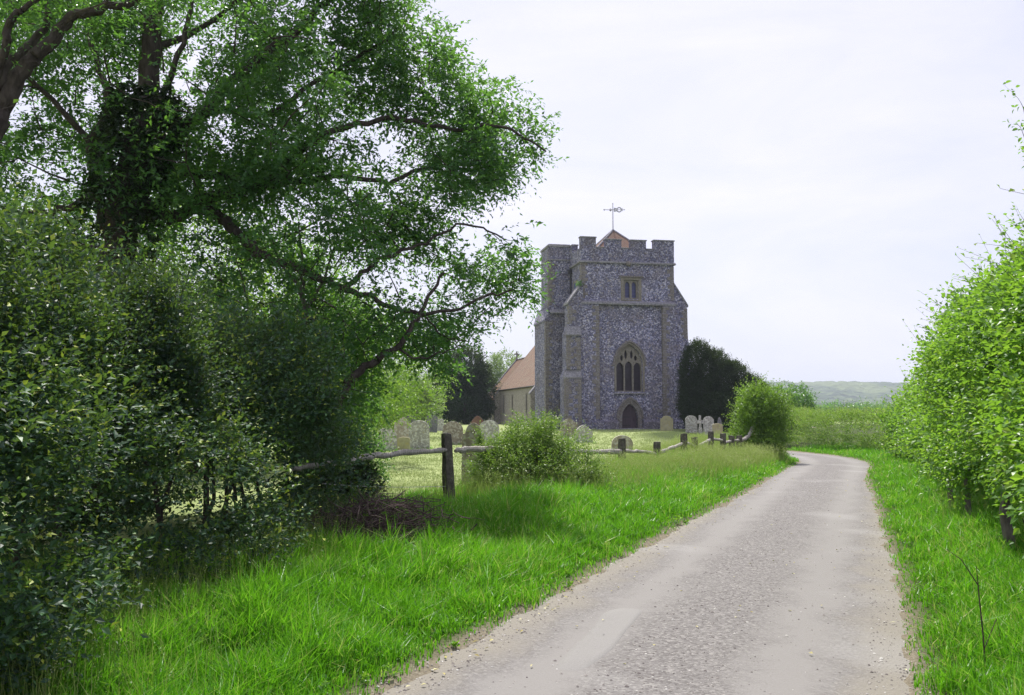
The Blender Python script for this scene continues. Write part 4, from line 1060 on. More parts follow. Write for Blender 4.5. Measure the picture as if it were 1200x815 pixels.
def clump_leaves(g, cen, off, dirs, ns, L, nl, leaf, spread, ratio, tint, young, droop=.3, fine=False, flat=.4, tv=.12):
    """several leafy twigs fanning out of each clump centre"""
    n = len(cen) * ns; c = np.repeat(cen, ns, 0) - off; dd_ = np.repeat(dirs, ns, 0) * .7 + rand_unit(n)
    c = c + rng.normal(size=(n, 3)) * spread; tt = np.repeat(rng.normal(size=len(cen)) * tv, ns)[:, None]
    sprays(g, c, dd_, L * rng.uniform(.6, 1.3, n), nl, leaf, ratio, droop, tint + tt, .18, young, fine, flat)
g = Geo(); clump_leaves(g, cpts, off, d, 8, .36, 9, .104, .12, .45, .44, .15, .35)
g.build('crown', M['leaf_tree'], big)
# ivy up the trunk
n_ = 2600; t_ = rng.uniform(0, 1, n_) ; TPn = catmull(np.array([tuple(Vector(p) - tb) for p in LP_([(100, 600, 12.3), (108, 480, 12.3), (130, 330, 12.3), (150, 215, 12.2), (166, 150, 12.1), (172, 110, 12.0)])], float), 8)
ix = (t_ * (len(TPn) - 1)).astype(int); ang = rng.uniform(0, 6.283, n_); rad = .42 * (1 - .35 * t_) * (1 + .5 * vnoise(ang * 2, t_ * 20, 1, 3))
outd = np.stack([np.cos(ang), np.sin(ang), np.full(n_, .1)], 1)
g = Geo(); sprays(g, TPn[ix] + outd * rad[:, None], outd + rand_unit(n_) * .6, .16, 6, .075, .85, .3, .35, .2, .1)
g.build('ivy', M['leaf_ivy'], big)

# second tree: a limb crossing the top-left corner, trunk just outside the frame
sb = Vector((-6.2, 8.4, 0)); sec = tag(empty('broadleaf_tree', sb), 'tree at the left edge whose thick bare limb crosses the top left corner', 'tree'); off2 = np.array(sb)
nodes2 = []
def sbranch(pts, r0, r1, seed, name='limb'):
    g = Geo(); P, _ = limb(g, [Vector(p) - sb for p in pts], r0, r1, 10, .015, 5, seed); nodes2.extend(list(P + off2)); g.build(name, M['bark'], sec)
sbranch([(-6.2, 8.4, -.2), (-6.1, 8.4, 1.6), at(-70, 260, 8.6), at(0, 140, 8.7)], .2, .11, 1, 'trunk')
sbranch(LP_([(-10, 160, 8.7), (22, 90, 8.7), (48, 62, 8.7), (74, 33, 8.7), (96, 16, 8.7), (155, 3, 8.8), (230, -30, 9)]), .10, .03, 2)
sbranch(LP_([(-30, 190, 8.7), (5, 82, 8.9), (30, 60, 9), (48, 40, 9.1), (60, 10, 9.1), (70, -40, 9.2)]), .06, .03, 3)
sbranch(LP_([(-20, 140, 8.7), (4, 60, 8.5), (14, 20, 8.4), (30, 10, 8.4), (60, -20, 8.3)]), .055, .02, 4)
cp2 = crown_points([(-120, -140), (330, -140), (300, -10), (200, 10), (110, 28), (60, 50), (40, 30), (20, 60), (-120, 160)], 170, lambda x: 9 + 0 * x, lambda x: .8 + 0 * x)
tw = Geo(); d2 = grow_twigs(tw, nodes2, cp2, off2, .004, .02); tw.build('twigs', M['bark'], sec, tint=False)
g = Geo(); clump_leaves(g, cp2, off2, d2, 10, .3, 10, .065, .12, .45, .36, .15); g.build('crown', M['leaf_tree'], sec)

# young tree under the big limb with a pale bare stem
yb = at(372, 560, 13.4); yb.z = 0; yt = tag(empty('young_tree', yb), 'thin young tree with a bare leaning stem under the long limb', 'tree'); g = Geo(); off3 = np.array(yb); n3 = []
for pts, r0, r1 in (([(392, 570, 13.4), (388, 480, 13.4), (375, 434, 13.4), (362, 404, 13.4), (357, 364, 13.4)], .085, .055), ([(357, 364, 13.4), (350, 335, 13.4), (330, 312, 13.3), (318, 280, 13.3)], .035, .015), ([(357, 364, 13.4), (354, 335, 13.5), (353, 300, 13.6), (350, 260, 13.6)], .035, .015), ([(357, 366, 13.4), (367, 350, 13.4), (380, 325, 13.3), (392, 290, 13.3)], .035, .015)):
    P, _ = limb(g, [Vector(p) - yb for p in LP_(pts)], r0, r1, 8, .01, 4, 3); n3 += list(P + off3)
g.build('trunk', M['bark_grey'], yt)
cp3 = crown_points([(300, 250), (420, 240), (440, 330), (400, 400), (420, 470), (300, 480), (290, 400), (335, 370), (290, 320)], 150, lambda x: 13.6 + 0 * x, lambda x: .5 + 0 * x)
tw = Geo(); d3 = grow_twigs(tw, n3, cp3, off3, .004, .02); tw.build('twigs', M['bark'], yt, tint=False)
g = Geo(); clump_leaves(g, cp3, off3, d3, 9, .3, 9, .075, .12, .42, .5, .2); g.build('crown', M['leaf_tree'], yt)

# sunlit trees behind the thicket
GT = 'trees behind the left thicket'
for (px, yt_, Y, r, mat, lab) in ((30, 270, 17, 2.6, 'leaf_bright', 'bright green round tree behind the left end of the thicket'),
                             (120, 215, 24, 3.6, 'leaf_bright', 'bright tree straight behind the ivy-clad trunk'),
                             (235, 235, 21, 3.1, 'leaf_bright', 'sunlit yellow-green tree seen under the long limb, right of the ivy-clad trunk'),
                             (335, 270, 25, 3.4, 'leaf_bright', 'sunlit tree beyond the churchyard edge, behind the young tree'),
                             (405, 350, 48, 5.0, 'leaf_bright', 'low sunlit tree left of the headstones'),
                             (-60, 210, 28, 4.5, 'leaf_tree', 'tall tree behind the far left of the thicket')):
    t_ = at(px, yt_, Y); H = t_.z
    blob_tree('leafy_tree', lab, 'tree', (t_.x, Y, 0), [(0, 0, H * .62, r * .85, H * .38), (-r * .5, .4, H * .45, r * .7, H * .34), (r * .55, -.3, H * .42, r * .7, H * .33), (.1, -.5, H * .25, r * .8, H * .24)], M[mat], 5200, .12 * (Y / 20) ** .5, 8, .5, .5, .55, .3, .16, GT)
# pale willow-like tree left of the nave, and the ones round it
t_ = at(470, 432, 72)
blob_tree('pale_tree', 'pale silvery-green tree between the headstones and the dark evergreen', 'tree', (t_.x, 72, 0), [(0, 0, 3.3, 2.8, 2.4), (-2.3, .3, 2.5, 2.5, 2.2), (1.7, -.4, 2.1, 2.0, 1.8), (-.5, -1, 1.4, 2.5, 1.5)], M['leaf_pale'], 5600, .23, 8, .6, .45, .5, .3, .18)
t_ = at(425, 436, 60)
blob_tree('leafy_tree', 'green rounded tree left of the pale silvery one', 'tree', (t_.x, 60, 0), [(0, 0, 2.6, 2.7, 2.0), (-2.3, .3, 2.2, 2.4, 1.9), (1.3, -.9, 1.3, 1.8, 1.3)], M['leaf_bright'], 4200, .15, 8, .5, .5, .4, .3, .16)
t_ = at(546, 402, 99)
blob_tree('evergreen_tree', 'dark blue-green evergreen left of the chancel gable', 'tree', (t_.x, 99, 0), [(0, 0, 5.9, 2.6, 3.5), (-1.9, 0, 4.3, 2.3, 3.4), (1.9, -.2, 3.7, 1.9, 3.1), (0, -.6, 2.0, 3.2, 2.0)], M['leaf_dark'], 7500, .34, 7, .9, .5, .35, .15, .3)
for (px, yt_, Y, r, lab) in ((592, 408, 140, 3.4, 'pale green tree rising behind the dark evergreen and chancel'), (536, 428, 120, 4.0, 'mid-green tree behind the left shoulder of the dark evergreen'), (492, 446, 110, 4.5, 'mid-green tree behind the pale silvery one')):
    t_ = at(px, yt_, Y); H = t_.z
    blob_tree('distant_tree', lab, 'tree', (t_.x, Y, 0), [(0, 0, H * .68, r, H * .30), (-r * .6, 0, H * .48, r * .8, H * .32), (r * .6, 0, H * .45, r * .8, H * .3)], M['leaf_pale'] if px == 592 else M['leaf_tree'], 2600, .42, 7, 1.1, .5, .4, .2, .3, 'trees beyond the churchyard')

# ------------------------------------------------------------------ yew, bright bush and dark trees right of the tower
yb_ = at(845, 500, 67.5)
blob_tree('yew', 'dark dense yew leaning down beside the right corner of the tower', 'tree', (yb_.x, 67.5, 0), [(-1.7, 0, 4.1, 1.55, 3.1), (-.5, 0, 3.6, 1.8, 2.9), (.9, .2, 3.0, 1.8, 2.55), (2.5, .3, 2.3, 1.6, 2.0), (3.5, .3, 1.5, 1.2, 1.4), (-.2, -.8, 1.6, 2.4, 1.6), (-2.0, -.2, 2.2, 1.3, 2.2)],
          M['leaf_yew'], 21000, .20, 8, .5, .34, .4, .25, .3, inner=.12, rough=.09, gap=.9, updir=.6)
bb = at(893, 510, 27.6)
blob_tree('leafy_bush', 'bright green rounded bush at the end of the fence, in front of the yew', 'bush', (bb.x, 27.6, 0), [(0, 0, 1.75, .78, .85), (-.38, .1, 1.35, .62, .75), (.42, -.1, 1.25, .62, .8), (0, -.2, .8, .85, .65), (-.1, 0, 2.15, .42, .45)],
          M['leaf_bright'], 4600, .085, 8, .46, .5, .38, .45, .05, inner=.24, rough=.7, limbs=5, updir=.5)
blob_tree('leafy_bush', 'small green bush low at the left foot of the bright rounded bush', 'bush', tuple(at(862, 515, 29)[:2]) + (0,), [(0, 0, .5, .5, .45), (-.5, .1, .3, .35, .35)], M['leaf_bright'], 900, .06, 7, .25, .5, .5, .4, .03, limbs=2)
for (px, yt_, Y, r, lab) in ((925, 448, 62, 1.7, 'dark green tree behind the right shoulder of the bright rounded bush'), (937, 461, 66, 1.1, 'small dark tree right of the dark green one above the lane bend')):
    t_ = at(px, yt_, Y); H = t_.z
    blob_tree('dark_tree', lab, 'tree', (t_.x, Y, 0), [(0, 0, H * .65, r, H * .33), (-r * .5, 0, H * .4, r, H * .35), (r * .3, 0, H * .35, r * .8, H * .3)], M['leaf_tree'], 1800, .2, 7, .5, .5, .25, .2, .15)
# fern on the tower weathering
f_ = church.matrix_basis @ Vector((-.25, -.3, 11.75)); f_ = Matrix.Translation(church.location) @ Matrix.Rotation(CH_A, 4, 'Z') @ Vector((-.25, -.28, 11.9))
blob_tree('wall_plant', 'small green plant growing on the sloping left buttress head of the tower', 'plant', tuple(f_), [(0, 0, .2, .28, .25)], M['leaf_tree'], 120, .12, 6, .3, .4, .4, .2, 0)

# ------------------------------------------------------------------ bramble bush in front of the rail and weeds
blob_tree('bramble_bush', 'pale green flowering bramble bush growing through the fence rail', 'bush', (.28, 14.6, 0), [(-.15, .1, .95, .62, .42), (.45, .1, .9, .58, .42), (.1, -.2, .6, .95, .5), (-.5, 0, .6, .45, .45), (.95, .1, .45, .5, .38), (.15, .1, 1.28, .38, .25), (-.82, .0, 1.0, .12, .36)],
          M['leaf_bramble'], 11000, .042, 8, .26, .6, .55, .5, .03, inner=.34, rough=.6, limbs=8, updir=.6, gap=.5)
# heap of dead brushwood
bp = at(452, 640, 8.7); bp.z = gz(bp.x, bp.y) - .04
g = Geo(); rr = random.Random(11)
for k in range(1100):
    c = Vector((rr.gauss(-.12, .42), rr.gauss(.15, .35), abs(rr.gauss(.0, .34)) + .14)); d = Vector((rr.gauss(.2, 1), rr.gauss(0, .9), rr.gauss(.05, .45))).normalized(); L = rr.uniform(.2, .6); r = rr.choice((.002, .003, .004, .006, .009))
    c.z = min(c.z, .72 - .30 * abs(c.x))
    P = [c - d * L / 2]
    for j in range(4): d = (d + Vector((rr.gauss(0, .25), rr.gauss(0, .25), rr.gauss(-.04, .18)))).normalized(); P.append(P[-1] + d * L / 4)
    g.tube(P, [r, r, r * .8, r * .6, r * .3], 4, cap=False)
for (pts, r) in (([(428, 640), (445, 618), (470, 610), (500, 613), (520, 628), (528, 640)], .013), ([(440, 628), (470, 622), (495, 634), (524, 632)], .01), ([(450, 612), (482, 609), (512, 612), (518, 624)], .008), ([(395, 665), (420, 640), (436, 612)], .008)):
    P = [(at(a, b, 8.5) - bp) * 1.25 for a, b in pts]; g.tube(P, [r] * (len(P) - 1) + [r * .4], 5)
o = g.build('brushwood_heap', M['twig'], tint=False); o.location = bp; o.scale = (.78, .78, .72); tag(o, 'heap of dead brown twigs lying in the grass below the fence', 'brushwood')

# ------------------------------------------------------------------ grasses
def in_view(x, y, m=.18):
    a = x / np.maximum(y, .1); return (y > 1.5) & (np.abs(a) < .6 + m + .8 / np.maximum(y, 1))
def blades(g, x, y, z, h, w, lean, tint, bend=1.0):
    n = len(x); az = rng.uniform(0, 6.283, n); la = rng.uniform(0, 6.283, n)
    sx, sy = np.cos(az) * w / 2, np.sin(az) * w / 2; lx, ly = np.cos(la) * lean * h, np.sin(la) * lean * h
    def P(t, ww): return (x + lx * t ** 2 * bend, y + ly * t ** 2 * bend, z + h * (t - .28 * (lean ** 1) * t * t)), ww
    V = []
    for t, ww in ((-.05, 1.0), (.5, .8)):
        (a, b, c), k = P(t, ww) if t > 0 else ((x, y, z - .02), ww)
        V.append(np.stack([a - sx * k, b - sy * k, c], 1)); V.append(np.stack([a + sx * k, b + sy * k, c], 1))
    (a, b, c), _ = P(1.0, 0); V.append(np.stack([a, b, c], 1))
    V = np.stack(V, 1).reshape(-1, 3); o = np.arange(n)[:, None] * 5
    g.add(V, o + np.array([0, 1, 3, 2]), o + np.array([2, 3, 4]), tint=np.repeat(np.clip(tint, 0, 1), 5))
def scatter(x0, x1, y0, y1, n, pw=1.5):
    """points denser close to the camera"""
    u = rng.uniform(0, 1, n); e = 1 - pw; y = (y0 ** e + u * (y1 ** e - y0 ** e)) ** (1 / e); x = rng.uniform(x0, x1, n) if np.isscalar(x0) else x0 + rng.uniform(0, 1, n) * (x1 - x0)
    return x, y
# left verge and bank: sample along the lane
def verge(n, side, y0, y1, dmax, pw=1.4):
    u = rng.uniform(0, 1, n); e = 1 - pw; yy = (y0 ** e + u * (y1 ** e - y0 ** e)) ** (1 / e)
    cx = np.interp(yy, RC[:, 1], RC[:, 0]); hw = np.interp(yy, RC[:, 1], RC[:, 2]); nxv = np.interp(yy, RC[:, 1], RN[:, 0]); nyv = np.interp(yy, RC[:, 1], RN[:, 1])
    d = -.06 + rng.uniform(0, 1, n) ** .9 * dmax; s_ = side * (hw + d)
    x, y = cx + nxv * s_, yy + nyv * s_
    lat, dd = road_dist(x, y); ok = in_view(x, y) & (dd > -.10); return x[ok], y[ok], dd[ok]
def grass_on(g, x, y, d, kind):
    z = ground_z(x, y); n = len(x); k = (np.maximum(y, 4.5) / 5.) ** .55
    patch = vnoise(x, y, .9, 11); p2 = vnoise(x, y, 3.3, 12)
    edge = sstep(-.14, .5, d + (p2 - .5) * .30)
    H = (.035 + .16 * edge + .07 * sstep(.8, 2.0, d) - .12 * sstep(2.8, 3.8, d)) * (.6 + .8 * patch) * rng.uniform(.5, 1.25, n)
    H0 = .5 + 1.0 * vnoise(x, y, 5.5, 17)
    if kind == 'right': H = (.03 + .13 * edge + .12 * sstep(.5, 2.0, d)) * (.6 + .8 * patch) * rng.uniform(.5, 1.25, n)
    H = H * H0 * (1 - .65 * np.exp(-((x + .95) ** 2 / .3 + (y - 12.6) ** 2 / 1.0)))
    ok = (rng.uniform(0, 1, n) < .22 + .95 * edge) & ((x + 1.3) ** 2 / .7 ** 2 + (y - 8.55) ** 2 / .6 ** 2 > rng.uniform(.7, 1.1, n))
    tint = .45 + .45 * (patch - .5) + .25 * (p2 - .5) + rng.normal(size=n) * .22 - .08 * (1 - edge) + np.where(rng.uniform(0, 1, n) < .12, .6, 0) + np.where(rng.uniform(0, 1, n) < .25, -.35, 0)
    blades(g, x[ok], y[ok], z[ok], H[ok], (.0078 * k * rng.uniform(.5, 1.5, n))[ok], np.abs(rng.normal(.55, .38, n))[ok], tint[ok])
g = Geo()
x, y, d = verge(330000, 1, 2.2, 30, 4.8); grass_on(g, x, y, d, 'left')
x, y, d = verge(190000, -1, 2.6, 42, 3.3); grass_on(g, x, y, d, 'right')
tag(g.build('verge_grass', M['grass']), 'lush bright green grass on both verges', 'grass', kind='stuff')
# tall pale flowering grass on the bank, along the fence and at the thicket's foot
g = Geo(); S = Geo()
def tall(x, y, hmin, hmax, tint=.45, seeds=.6):
    n = len(x); z = ground_z(x, y); H = rng.uniform(hmin, hmax, n) * (.7 + .6 * vnoise(x, y, .8, 21)); k = (np.maximum(y, 5) / 8.) ** .6
    lean = np.abs(rng.normal(.28, .2, n)); blades(g, x, y, z, H, .0045 * k, lean, tint + rng.normal(size=n) * .15)
    j = np.where(rng.uniform(0, 1, n) < seeds)[0]
    if len(j):
        az = rng.uniform(0, 6.283, len(j)); b = np.stack([x[j], y[j], z[j]], 1); top = b + np.stack([np.cos(az) * .15 * H[j], np.sin(az) * .15 * H[j], H[j] * 1.05], 1)
        dirs = norm(top - b) + rng.normal(size=(len(j), 3)) * .12
        w_ = .0022 * k[j]; blades(S, x[j], y[j], z[j], H[j] * 1.1, w_, np.full(len(j), .12), np.full(len(j), .4))
        sprays(S, top - dirs * (.16 * H[j])[:, None], dirs, .17 * H[j] + .02, 7, .017 * k[j], .35, .1, .5, .2, .2, flat=1.0)
x, y, d = verge(85000, 1, 11, 31, 5.5, 1.1); P_ = fence_xy(600)
fd = (x - .623 * (y - 13.4) + .96)          # distance right of the fence line
wgt = np.exp(-((fd - .9) / 1.1) ** 2) * sstep(12, 16, y) * sstep(.25, .9, d); ok = rng.uniform(0, 1, len(x)) < wgt; tall(x[ok], y[ok], .20, .44, .5, .55)
x, y, d = verge(16000, 1, 19, 30, 4.0, 1.1); ok = rng.uniform(0, 1, len(x)) < sstep(.2, .7, d) * sstep(19, 24, y); tall(x[ok], y[ok], .3, .58, .5, .6)
x, y, d = verge(9000, 1, 3.5, 13, 4.2, 1.3); ok = (d > 1.7) & (rng.uniform(0, 1, len(x)) < .5 * sstep(1.7, 3, d) * sstep(.35, .75, vnoise(x, y, .7, 31))); tall(x[ok], y[ok], .3, .62, .3, .22)
x, y, d = verge(30000, 1, 3.0, 12, 3.4, 1.3); cxx = -2.55 + (y - 4) * .10; ok = (rng.uniform(0, 1, len(x)) < .55 * np.exp(-((x - cxx) / .55) ** 2)); tall(x[ok], y[ok], .18, .5, .25, .16)
x, y, d = verge(5000, -1, 3.5, 20, 2.8, 1.3); ok = (d > .6) & (vnoise(x, y, .9, 33) > .62); tall(x[ok], y[ok], .2, .42, .5, .3)
x, y, d = verge(5000, 1, 3.5, 13, 3.2, 1.3); ok = (d > .5) & (rng.uniform(0, 1, len(x)) < .25 * sstep(.5, .8, vnoise(x, y, 1.1, 35))); tall(x[ok], y[ok], .22, .42, .5, .5)
tag(g.build('tall_grass', M['straw']), 'tall pale green meadow grass on the bank along the fence', 'tall grass', kind='stuff')
tag(S.build('seeding_grass', M['straw']), 'pale seed heads and stalks of flowering grass', 'tall grass', kind='stuff')
# mown churchyard lawn: short tufts
n_ = 150000; u = rng.uniform(0, 1, n_); yy = (11. ** -.2 + u * (72. ** -.2 - 11. ** -.2)) ** (1 / -.2); xx = rng.uniform(-.26, .36, n_) * yy
fd = xx - (.623 * (yy - 13.4) - .96); lat, dd = road_dist(xx, yy); ok = (fd < -.1 + .4 * vnoise(xx, yy, 1, 2)) & (dd > 3.0)
# nothing inside the church walls
lx = (xx - 5.82) * math.cos(CH_A) + (yy - 71) * math.sin(CH_A); ly = -(xx - 5.82) * math.sin(CH_A) + (yy - 71) * math.cos(CH_A); ok &= ly < -.7
xx, yy = xx[ok], yy[ok]; k = (yy / 14.) ** .75; pt = vnoise(xx, yy, .35, 41); p2 = vnoise(xx, yy, 1.6, 42)
g = Geo(); blades(g, xx, yy, ground_z(xx, yy), (.03 + .05 * sstep(.55, .9, p2)) * k ** .5 * rng.uniform(.5, 1.4, len(xx)), .010 * k, np.abs(rng.normal(.5, .3, len(xx))), .4 + .4 * (pt - .5) + rng.normal(size=len(xx)) * .15)
tag(g.build('churchyard_grass', M['lawn']), 'short pale mown grass between the headstones', 'lawn', kind='stuff')
# longer tufts round the foot of the near headstones, post and lawn edge
g = Geo(); X_, Y_ = [], []
for h_ in HS:
    if h_[3] < 50:
        cx_ = ((h_[0] + h_[1]) / 2 - 600) / 1000 * h_[3]; w_ = (h_[1] - h_[0]) / 1000 * h_[3]; c_ = 90; X_.append(cx_ + rng.uniform(-.6, .6, c_) * w_ * 1.1); Y_.append(h_[3] + rng.normal(size=c_) * .09)
X_, Y_ = np.concatenate(X_), np.concatenate(Y_); blades(g, X_, Y_, ground_z(X_, Y_), rng.uniform(.06, .18, len(X_)), .008 * (Y_ / 14) ** .7, np.abs(rng.normal(.3, .2, len(X_))), rng.uniform(.1, .6, len(X_)))
tag(g.build('tuft_grass', M['grass']), 'untrimmed grass tufts round the headstone feet', 'grass', kind='stuff')
# leafy weeds along the foot of the thicket and in the right verge
W_ = Geo()
for (n_, side, a0, a1, dm, f) in ((900, 1, 3.2, 13, 3.6, lambda x, y, d: np.exp(-((x - (-2.45 + (y - 4) * .10)) / .5) ** 2)), (260, 1, 12, 27, 4.5, lambda x, y, d: (d > 1.0) * .5), (700, -1, 3.2, 26, 2.4, lambda x, y, d: (d > 1.2) * .6), (260, 1, 4, 24, 2.5, lambda x, y, d: (d < .9) * .35)):
    x, y, d = verge(n_ * 6, side, a0, a1, dm, 1.4); ok = rng.uniform(0, 1, len(x)) < f(x, y, d) * .6; x, y = x[ok][:n_], y[ok][:n_]
    b_ = np.stack([x, y, ground_z(x, y)], 1); H = rng.uniform(.06, .22, len(x)) * (.5 if dm == 2.5 else 1)
    for k in range(3): sprays(W_, b_, np.array([0, 0, 1.]) + rng.normal(size=(len(x), 3)) * .45, H, 6, .045 * (np.maximum(y, 5) / 6) ** .4, .6, .1, .4, .2, .2)
tag(W_.build('verge_weeds', M['leaf_hedge']), 'small broad-leaved weeds among the verge grass', 'weeds', kind='stuff')
# bare dark sapling stem in the right verge
sb2 = at(1155, 790, 5.3); sb2.z = gz(sb2.x, sb2.y); g = Geo()
g.tube([(0, 0, -.05), (-.005, 0, .2), (-.02, .0, .42), (-.03, 0, .62)], [.005, .0045, .004, .002], 6); g.tube([(-.005, 0, .12), (.09, .02, .3), (-.01 + .14, .05, .16)], [.003, .0025, .0015], 5); g.tube([(-.02, 0, .5), (-.12, 0, .66), (-.2, .02, .72)], [.004, .003, .0015], 5)
o = g.build('dead_stem', M['twig'], tint=False); o.location = sb2; tag(o, 'thin bare dark stem standing in the right verge grass', 'dead stem')

pp = [(648, 776), (664, 757), (690, 733), (704, 714), (722, 708), (748, 711), (742, 722), (728, 738), (716, 754), (694, 771), (674, 779)]
V = []; ctr = None
for (a_, b_) in pp:
    Y_p = 1.6 / ((b_ - 481) / 1000.); V.append(((a_ - 600) / 1000. * Y_p, Y_p))
V = np.array(V); V = catmull(np.vstack([V, V[:1]]), 4)[:-1]; ctr = V.mean(0)
def road_z(x, y):
    lat, dd = road_dist(x, y); hw = np.interp(y, RC[:, 1], RC[:, 2]); t = np.abs(lat) / (hw + .22); return .012 - .03 * t ** 2.5 - .012 * np.exp(-((t - .5) / .16) ** 2)
g = Geo(); rings = [ctr + (V - ctr) * k for k in (.02, .35, .7, .97, 1.03)]; nV = len(V)
for i, rg in enumerate(rings): g.add(np.stack([rg[:, 0], rg[:, 1], road_z(rg[:, 0], rg[:, 1]) + (.006 if i < 4 else -.004)], 1))
q = [(i * nV + k, i * nV + (k + 1) % nV, (i + 1) * nV + (k + 1) % nV, (i + 1) * nV + k) for i in range(4) for k in range(nV)]
g.q.append(np.array(q, dtype=np.int64))
m, n, l = new_mat('road_repair'); c = coords(n); t1 = noise_node(n, l, c, 90, 6, .8); t2 = noise_node(n, l, c, 5, 4, .6)
r = ramp(n, [(.25, (.19, .182, .178)), (.75, (.30, .288, .28))]); l.new(t1.outputs['Fac'], r.inputs[0]); cc = mixc(n, l, mrange(n, l, t2.outputs['Fac'], .4, .6, 0, .5), r.outputs[0], (.255, .245, .236))
principled(n, l, cc, .9, bump(n, l, t1.outputs['Fac'], .3, .006), .2)
tag(g.build('road_patch', m, smooth=True), 'smooth pale repair patch in the lane', kind='structure')
# ------------------------------------------------------------------ loose stones and leaf litter on the lane
def stones(g, x, y, z, r):
    n = len(x); a = rng.uniform(0, 6.283, n); V = []
    for k in range(5):
        t = a + k * 1.2566; rk = r * rng.uniform(.7, 1.2, n); V.append(np.stack([x + np.cos(t) * rk, y + np.sin(t) * rk, z + r * .1], 1))
    V.append(np.stack([x, y, z + r * rng.uniform(.5, .9, n)], 1)); V = np.stack(V, 1).reshape(-1, 3); o = np.arange(n)[:, None] * 6
    g.add(V, None, np.concatenate([o + np.array([k, (k + 1) % 5, 5]) for k in range(5)]), tint=np.repeat(rng.uniform(0, 1, n), 6))
m, n, l = new_mat('gravel'); a = n.new('ShaderNodeAttribute'); a.attribute_name = 'tint'
r = ramp(n, [(0, (.14, .12, .12)), (.5, (.30, .27, .25)), (.85, (.46, .43, .40)), (1, (.7, .68, .64))]); l.new(a.outputs['Fac'], r.inputs[0]); principled(n, l, r.outputs[0], .9, None, .2); M['gravel'] = m
n_ = 26000; u = rng.uniform(0, 1, n_); e = -.5; yy = (2.5 ** e + u * (26 ** e - 2.5 ** e)) ** (1 / e)
cx = np.interp(yy, RC[:, 1], RC[:, 0]); hw = np.interp(yy, RC[:, 1], RC[:, 2]); t = rng.uniform(-1.03, 1.03, n_); band_ = np.abs(np.abs(t) - .93) < .13
ok = (band_ & (rng.uniform(0, 1, n_) < .9)) | ((np.abs(t) < .25) & (rng.uniform(0, 1, n_) < .35)) | (rng.uniform(0, 1, n_) < .12)
nxv = np.interp(yy, RC[:, 1], RN[:, 0]); nyv = np.interp(yy, RC[:, 1], RN[:, 1]); x = (cx + nxv * hw * t)[ok]; y = (yy + nyv * hw * t)[ok]; tt = np.abs(t[ok])
zz = np.interp(y, RC[:, 1], RC[:, 3]) + .012 - .03 * (tt * .87) ** 2.5 - .012 * np.exp(-((tt * .87 - .5) / .16) ** 2); zz = np.maximum(zz, ground_z(x, y)) + .0005
g = Geo(); stones(g, x, y, zz, np.abs(rng.normal(.003, .0032, len(x))) + .002)
tag(g.build('gravel', M['gravel'], tint=True), 'loose grit and small stones along the lane edges', 'gravel', kind='stuff')
n_ = 380; yy = rng.uniform(3.5, 22, n_) ** 1; t = np.where(rng.uniform(0, 1, n_) < .75, rng.normal(1.0, .14, n_), rng.uniform(-1, 1, n_)); cx = np.interp(yy, RC[:, 1], RC[:, 0]); hw = np.interp(yy, RC[:, 1], RC[:, 2]); nxv = np.interp(yy, RC[:, 1], RN[:, 0]); nyv = np.interp(yy, RC[:, 1], RN[:, 1])
x, y = cx + nxv * hw * t, yy + nyv * hw * t; z = np.maximum(ground_z(x, y), .0) + .012
g = Geo(); add_leaves(g, np.stack([x, y, z], 1), np.stack([rng.normal(size=n_), rng.normal(size=n_), np.zeros(n_)], 1), np.array([0, 0, 1.]) + rng.normal(size=(n_, 3)) * .25, rng.uniform(.02, .05, n_), rng.uniform(.012, .028, n_), rng.uniform(0, 1, n_))
tag(g.build('leaf_litter', M['litter']), 'small fallen yellow leaves on the lane edge', 'leaf litter', kind='stuff')

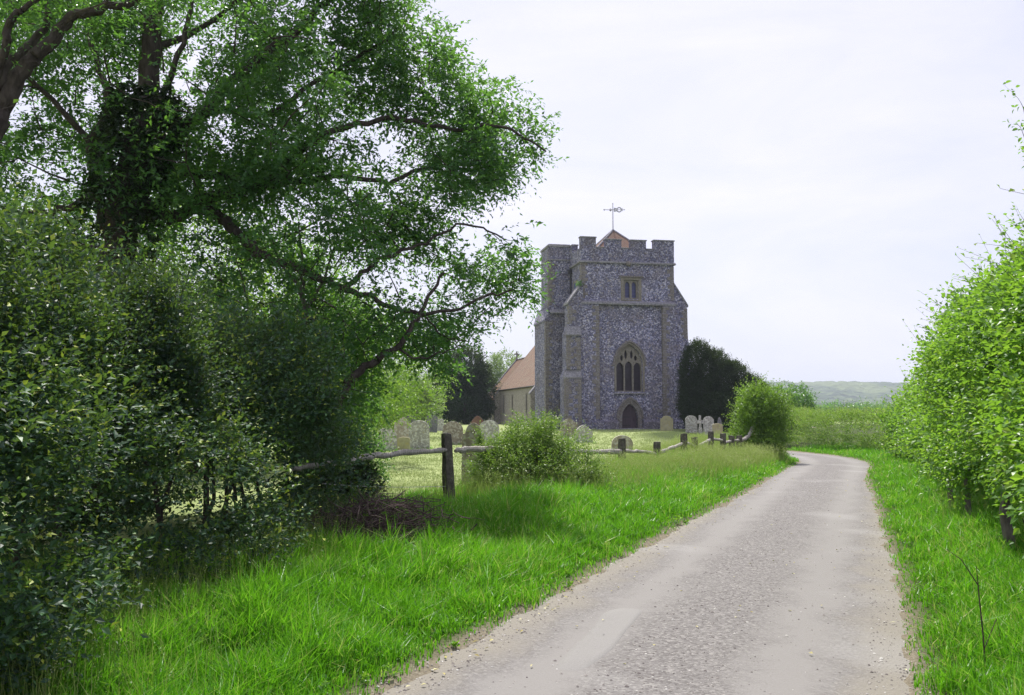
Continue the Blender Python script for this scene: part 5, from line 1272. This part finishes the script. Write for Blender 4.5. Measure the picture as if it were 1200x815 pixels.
# ------------------------------------------------------------------ far hill, woods
nx_, ny_ = 900, 150; hx = np.linspace(-900, 3600, nx_); hy = np.linspace(1150, 2600, ny_); HX, HY = np.meshgrid(hx, hy, indexing='ij')
ridge = sstep(1200, 1900, HY) * (1 - .4 * sstep(2100, 2700, HY))
env = sstep(-300, 420, HX * 1800 / HY) 
HZ = ridge * (58 + 9 * (vnoise(HX, HY, .0022, 51) - .5) * 2 - 10 * sstep(500, 1300, HX)) * (.15 + .85 * env) + (vnoise(HX, HY, .035, 52) * 9 + vnoise(HX, HY, .08, 53) * 7) * sstep(1150, 1350, HY) - 6
ii = np.arange(nx_ - 1)[:, None] * ny_ + np.arange(ny_ - 1)[None, :]
g = Geo(); g.add(np.stack([HX, HY, HZ], -1).reshape(-1, 3), np.stack([ii, ii + ny_, ii + ny_ + 1, ii + 1], -1).reshape(-1, 4))
m, n, l = new_mat('wooded_hill'); c = coords(n); v = n.new('ShaderNodeTexVoronoi'); v.inputs['Scale'].default_value = .075; l.new(c, v.inputs['Vector'])
sp = n.new('ShaderNodeSeparateColor'); l.new(v.outputs['Color'], sp.inputs[0]); r = ramp(n, [(0, (.015, .035, .015)), (.6, (.05, .085, .03)), (1, (.10, .14, .05))]); l.new(sp.outputs['Red'], r.inputs[0])
f = noise_node(n, l, c, .006, 3, .5); cc = mixc(n, l, mrange(n, l, f.outputs['Fac'], .52, .56, 0, .8), r.outputs[0], (.13, .17, .06))
principled(n, l, cc, .95, bump(n, l, v.outputs['Distance'], 1, 6), .1); M['hill'] = m
tag(g.build('hills', m, smooth=True), 'long low wooded hill on the horizon', kind='structure')
for (i, (px, yt_, Y, r)) in enumerate(((980, 474, 300, 9), (1010, 475, 420, 14))):
    t_ = at(px, yt_, Y); H = max(3, t_.z)
    blob_tree('distant_tree', ['far rounded tree at the foot of the hill, seen over the far hedge', 'most distant broad tree against the wooded hill'][i], 'tree', (t_.x, Y, 0), [(0, 0, H * .6, r, H * .4), (r * .9, 0, H * .45, r, H * .35), (-r, 0, H * .4, r, H * .35)], M['leaf_tree'], 900, r * .12, 6, r * .3, .6, .4, .2, .3)
# haze
HAZE = 0.00030
g = Geo(); g.box(-5200, 5200, -700, 7900, -8, 150)
m, n, l = new_mat('haze_air'); pv = n.new('ShaderNodeVolumePrincipled'); pv.inputs['Color'].default_value = (.80, .87, 1.0, 1); pv.inputs['Density'].default_value = HAZE; pv.inputs['Anisotropy'].default_value = .3
o_ = n.new('ShaderNodeOutputMaterial'); l.new(pv.outputs[0], o_.inputs['Volume'])
if HAZE: tag(recalc(g.build('haze', m, tint=False)), 'pale summer haze', 'haze', kind='stuff')
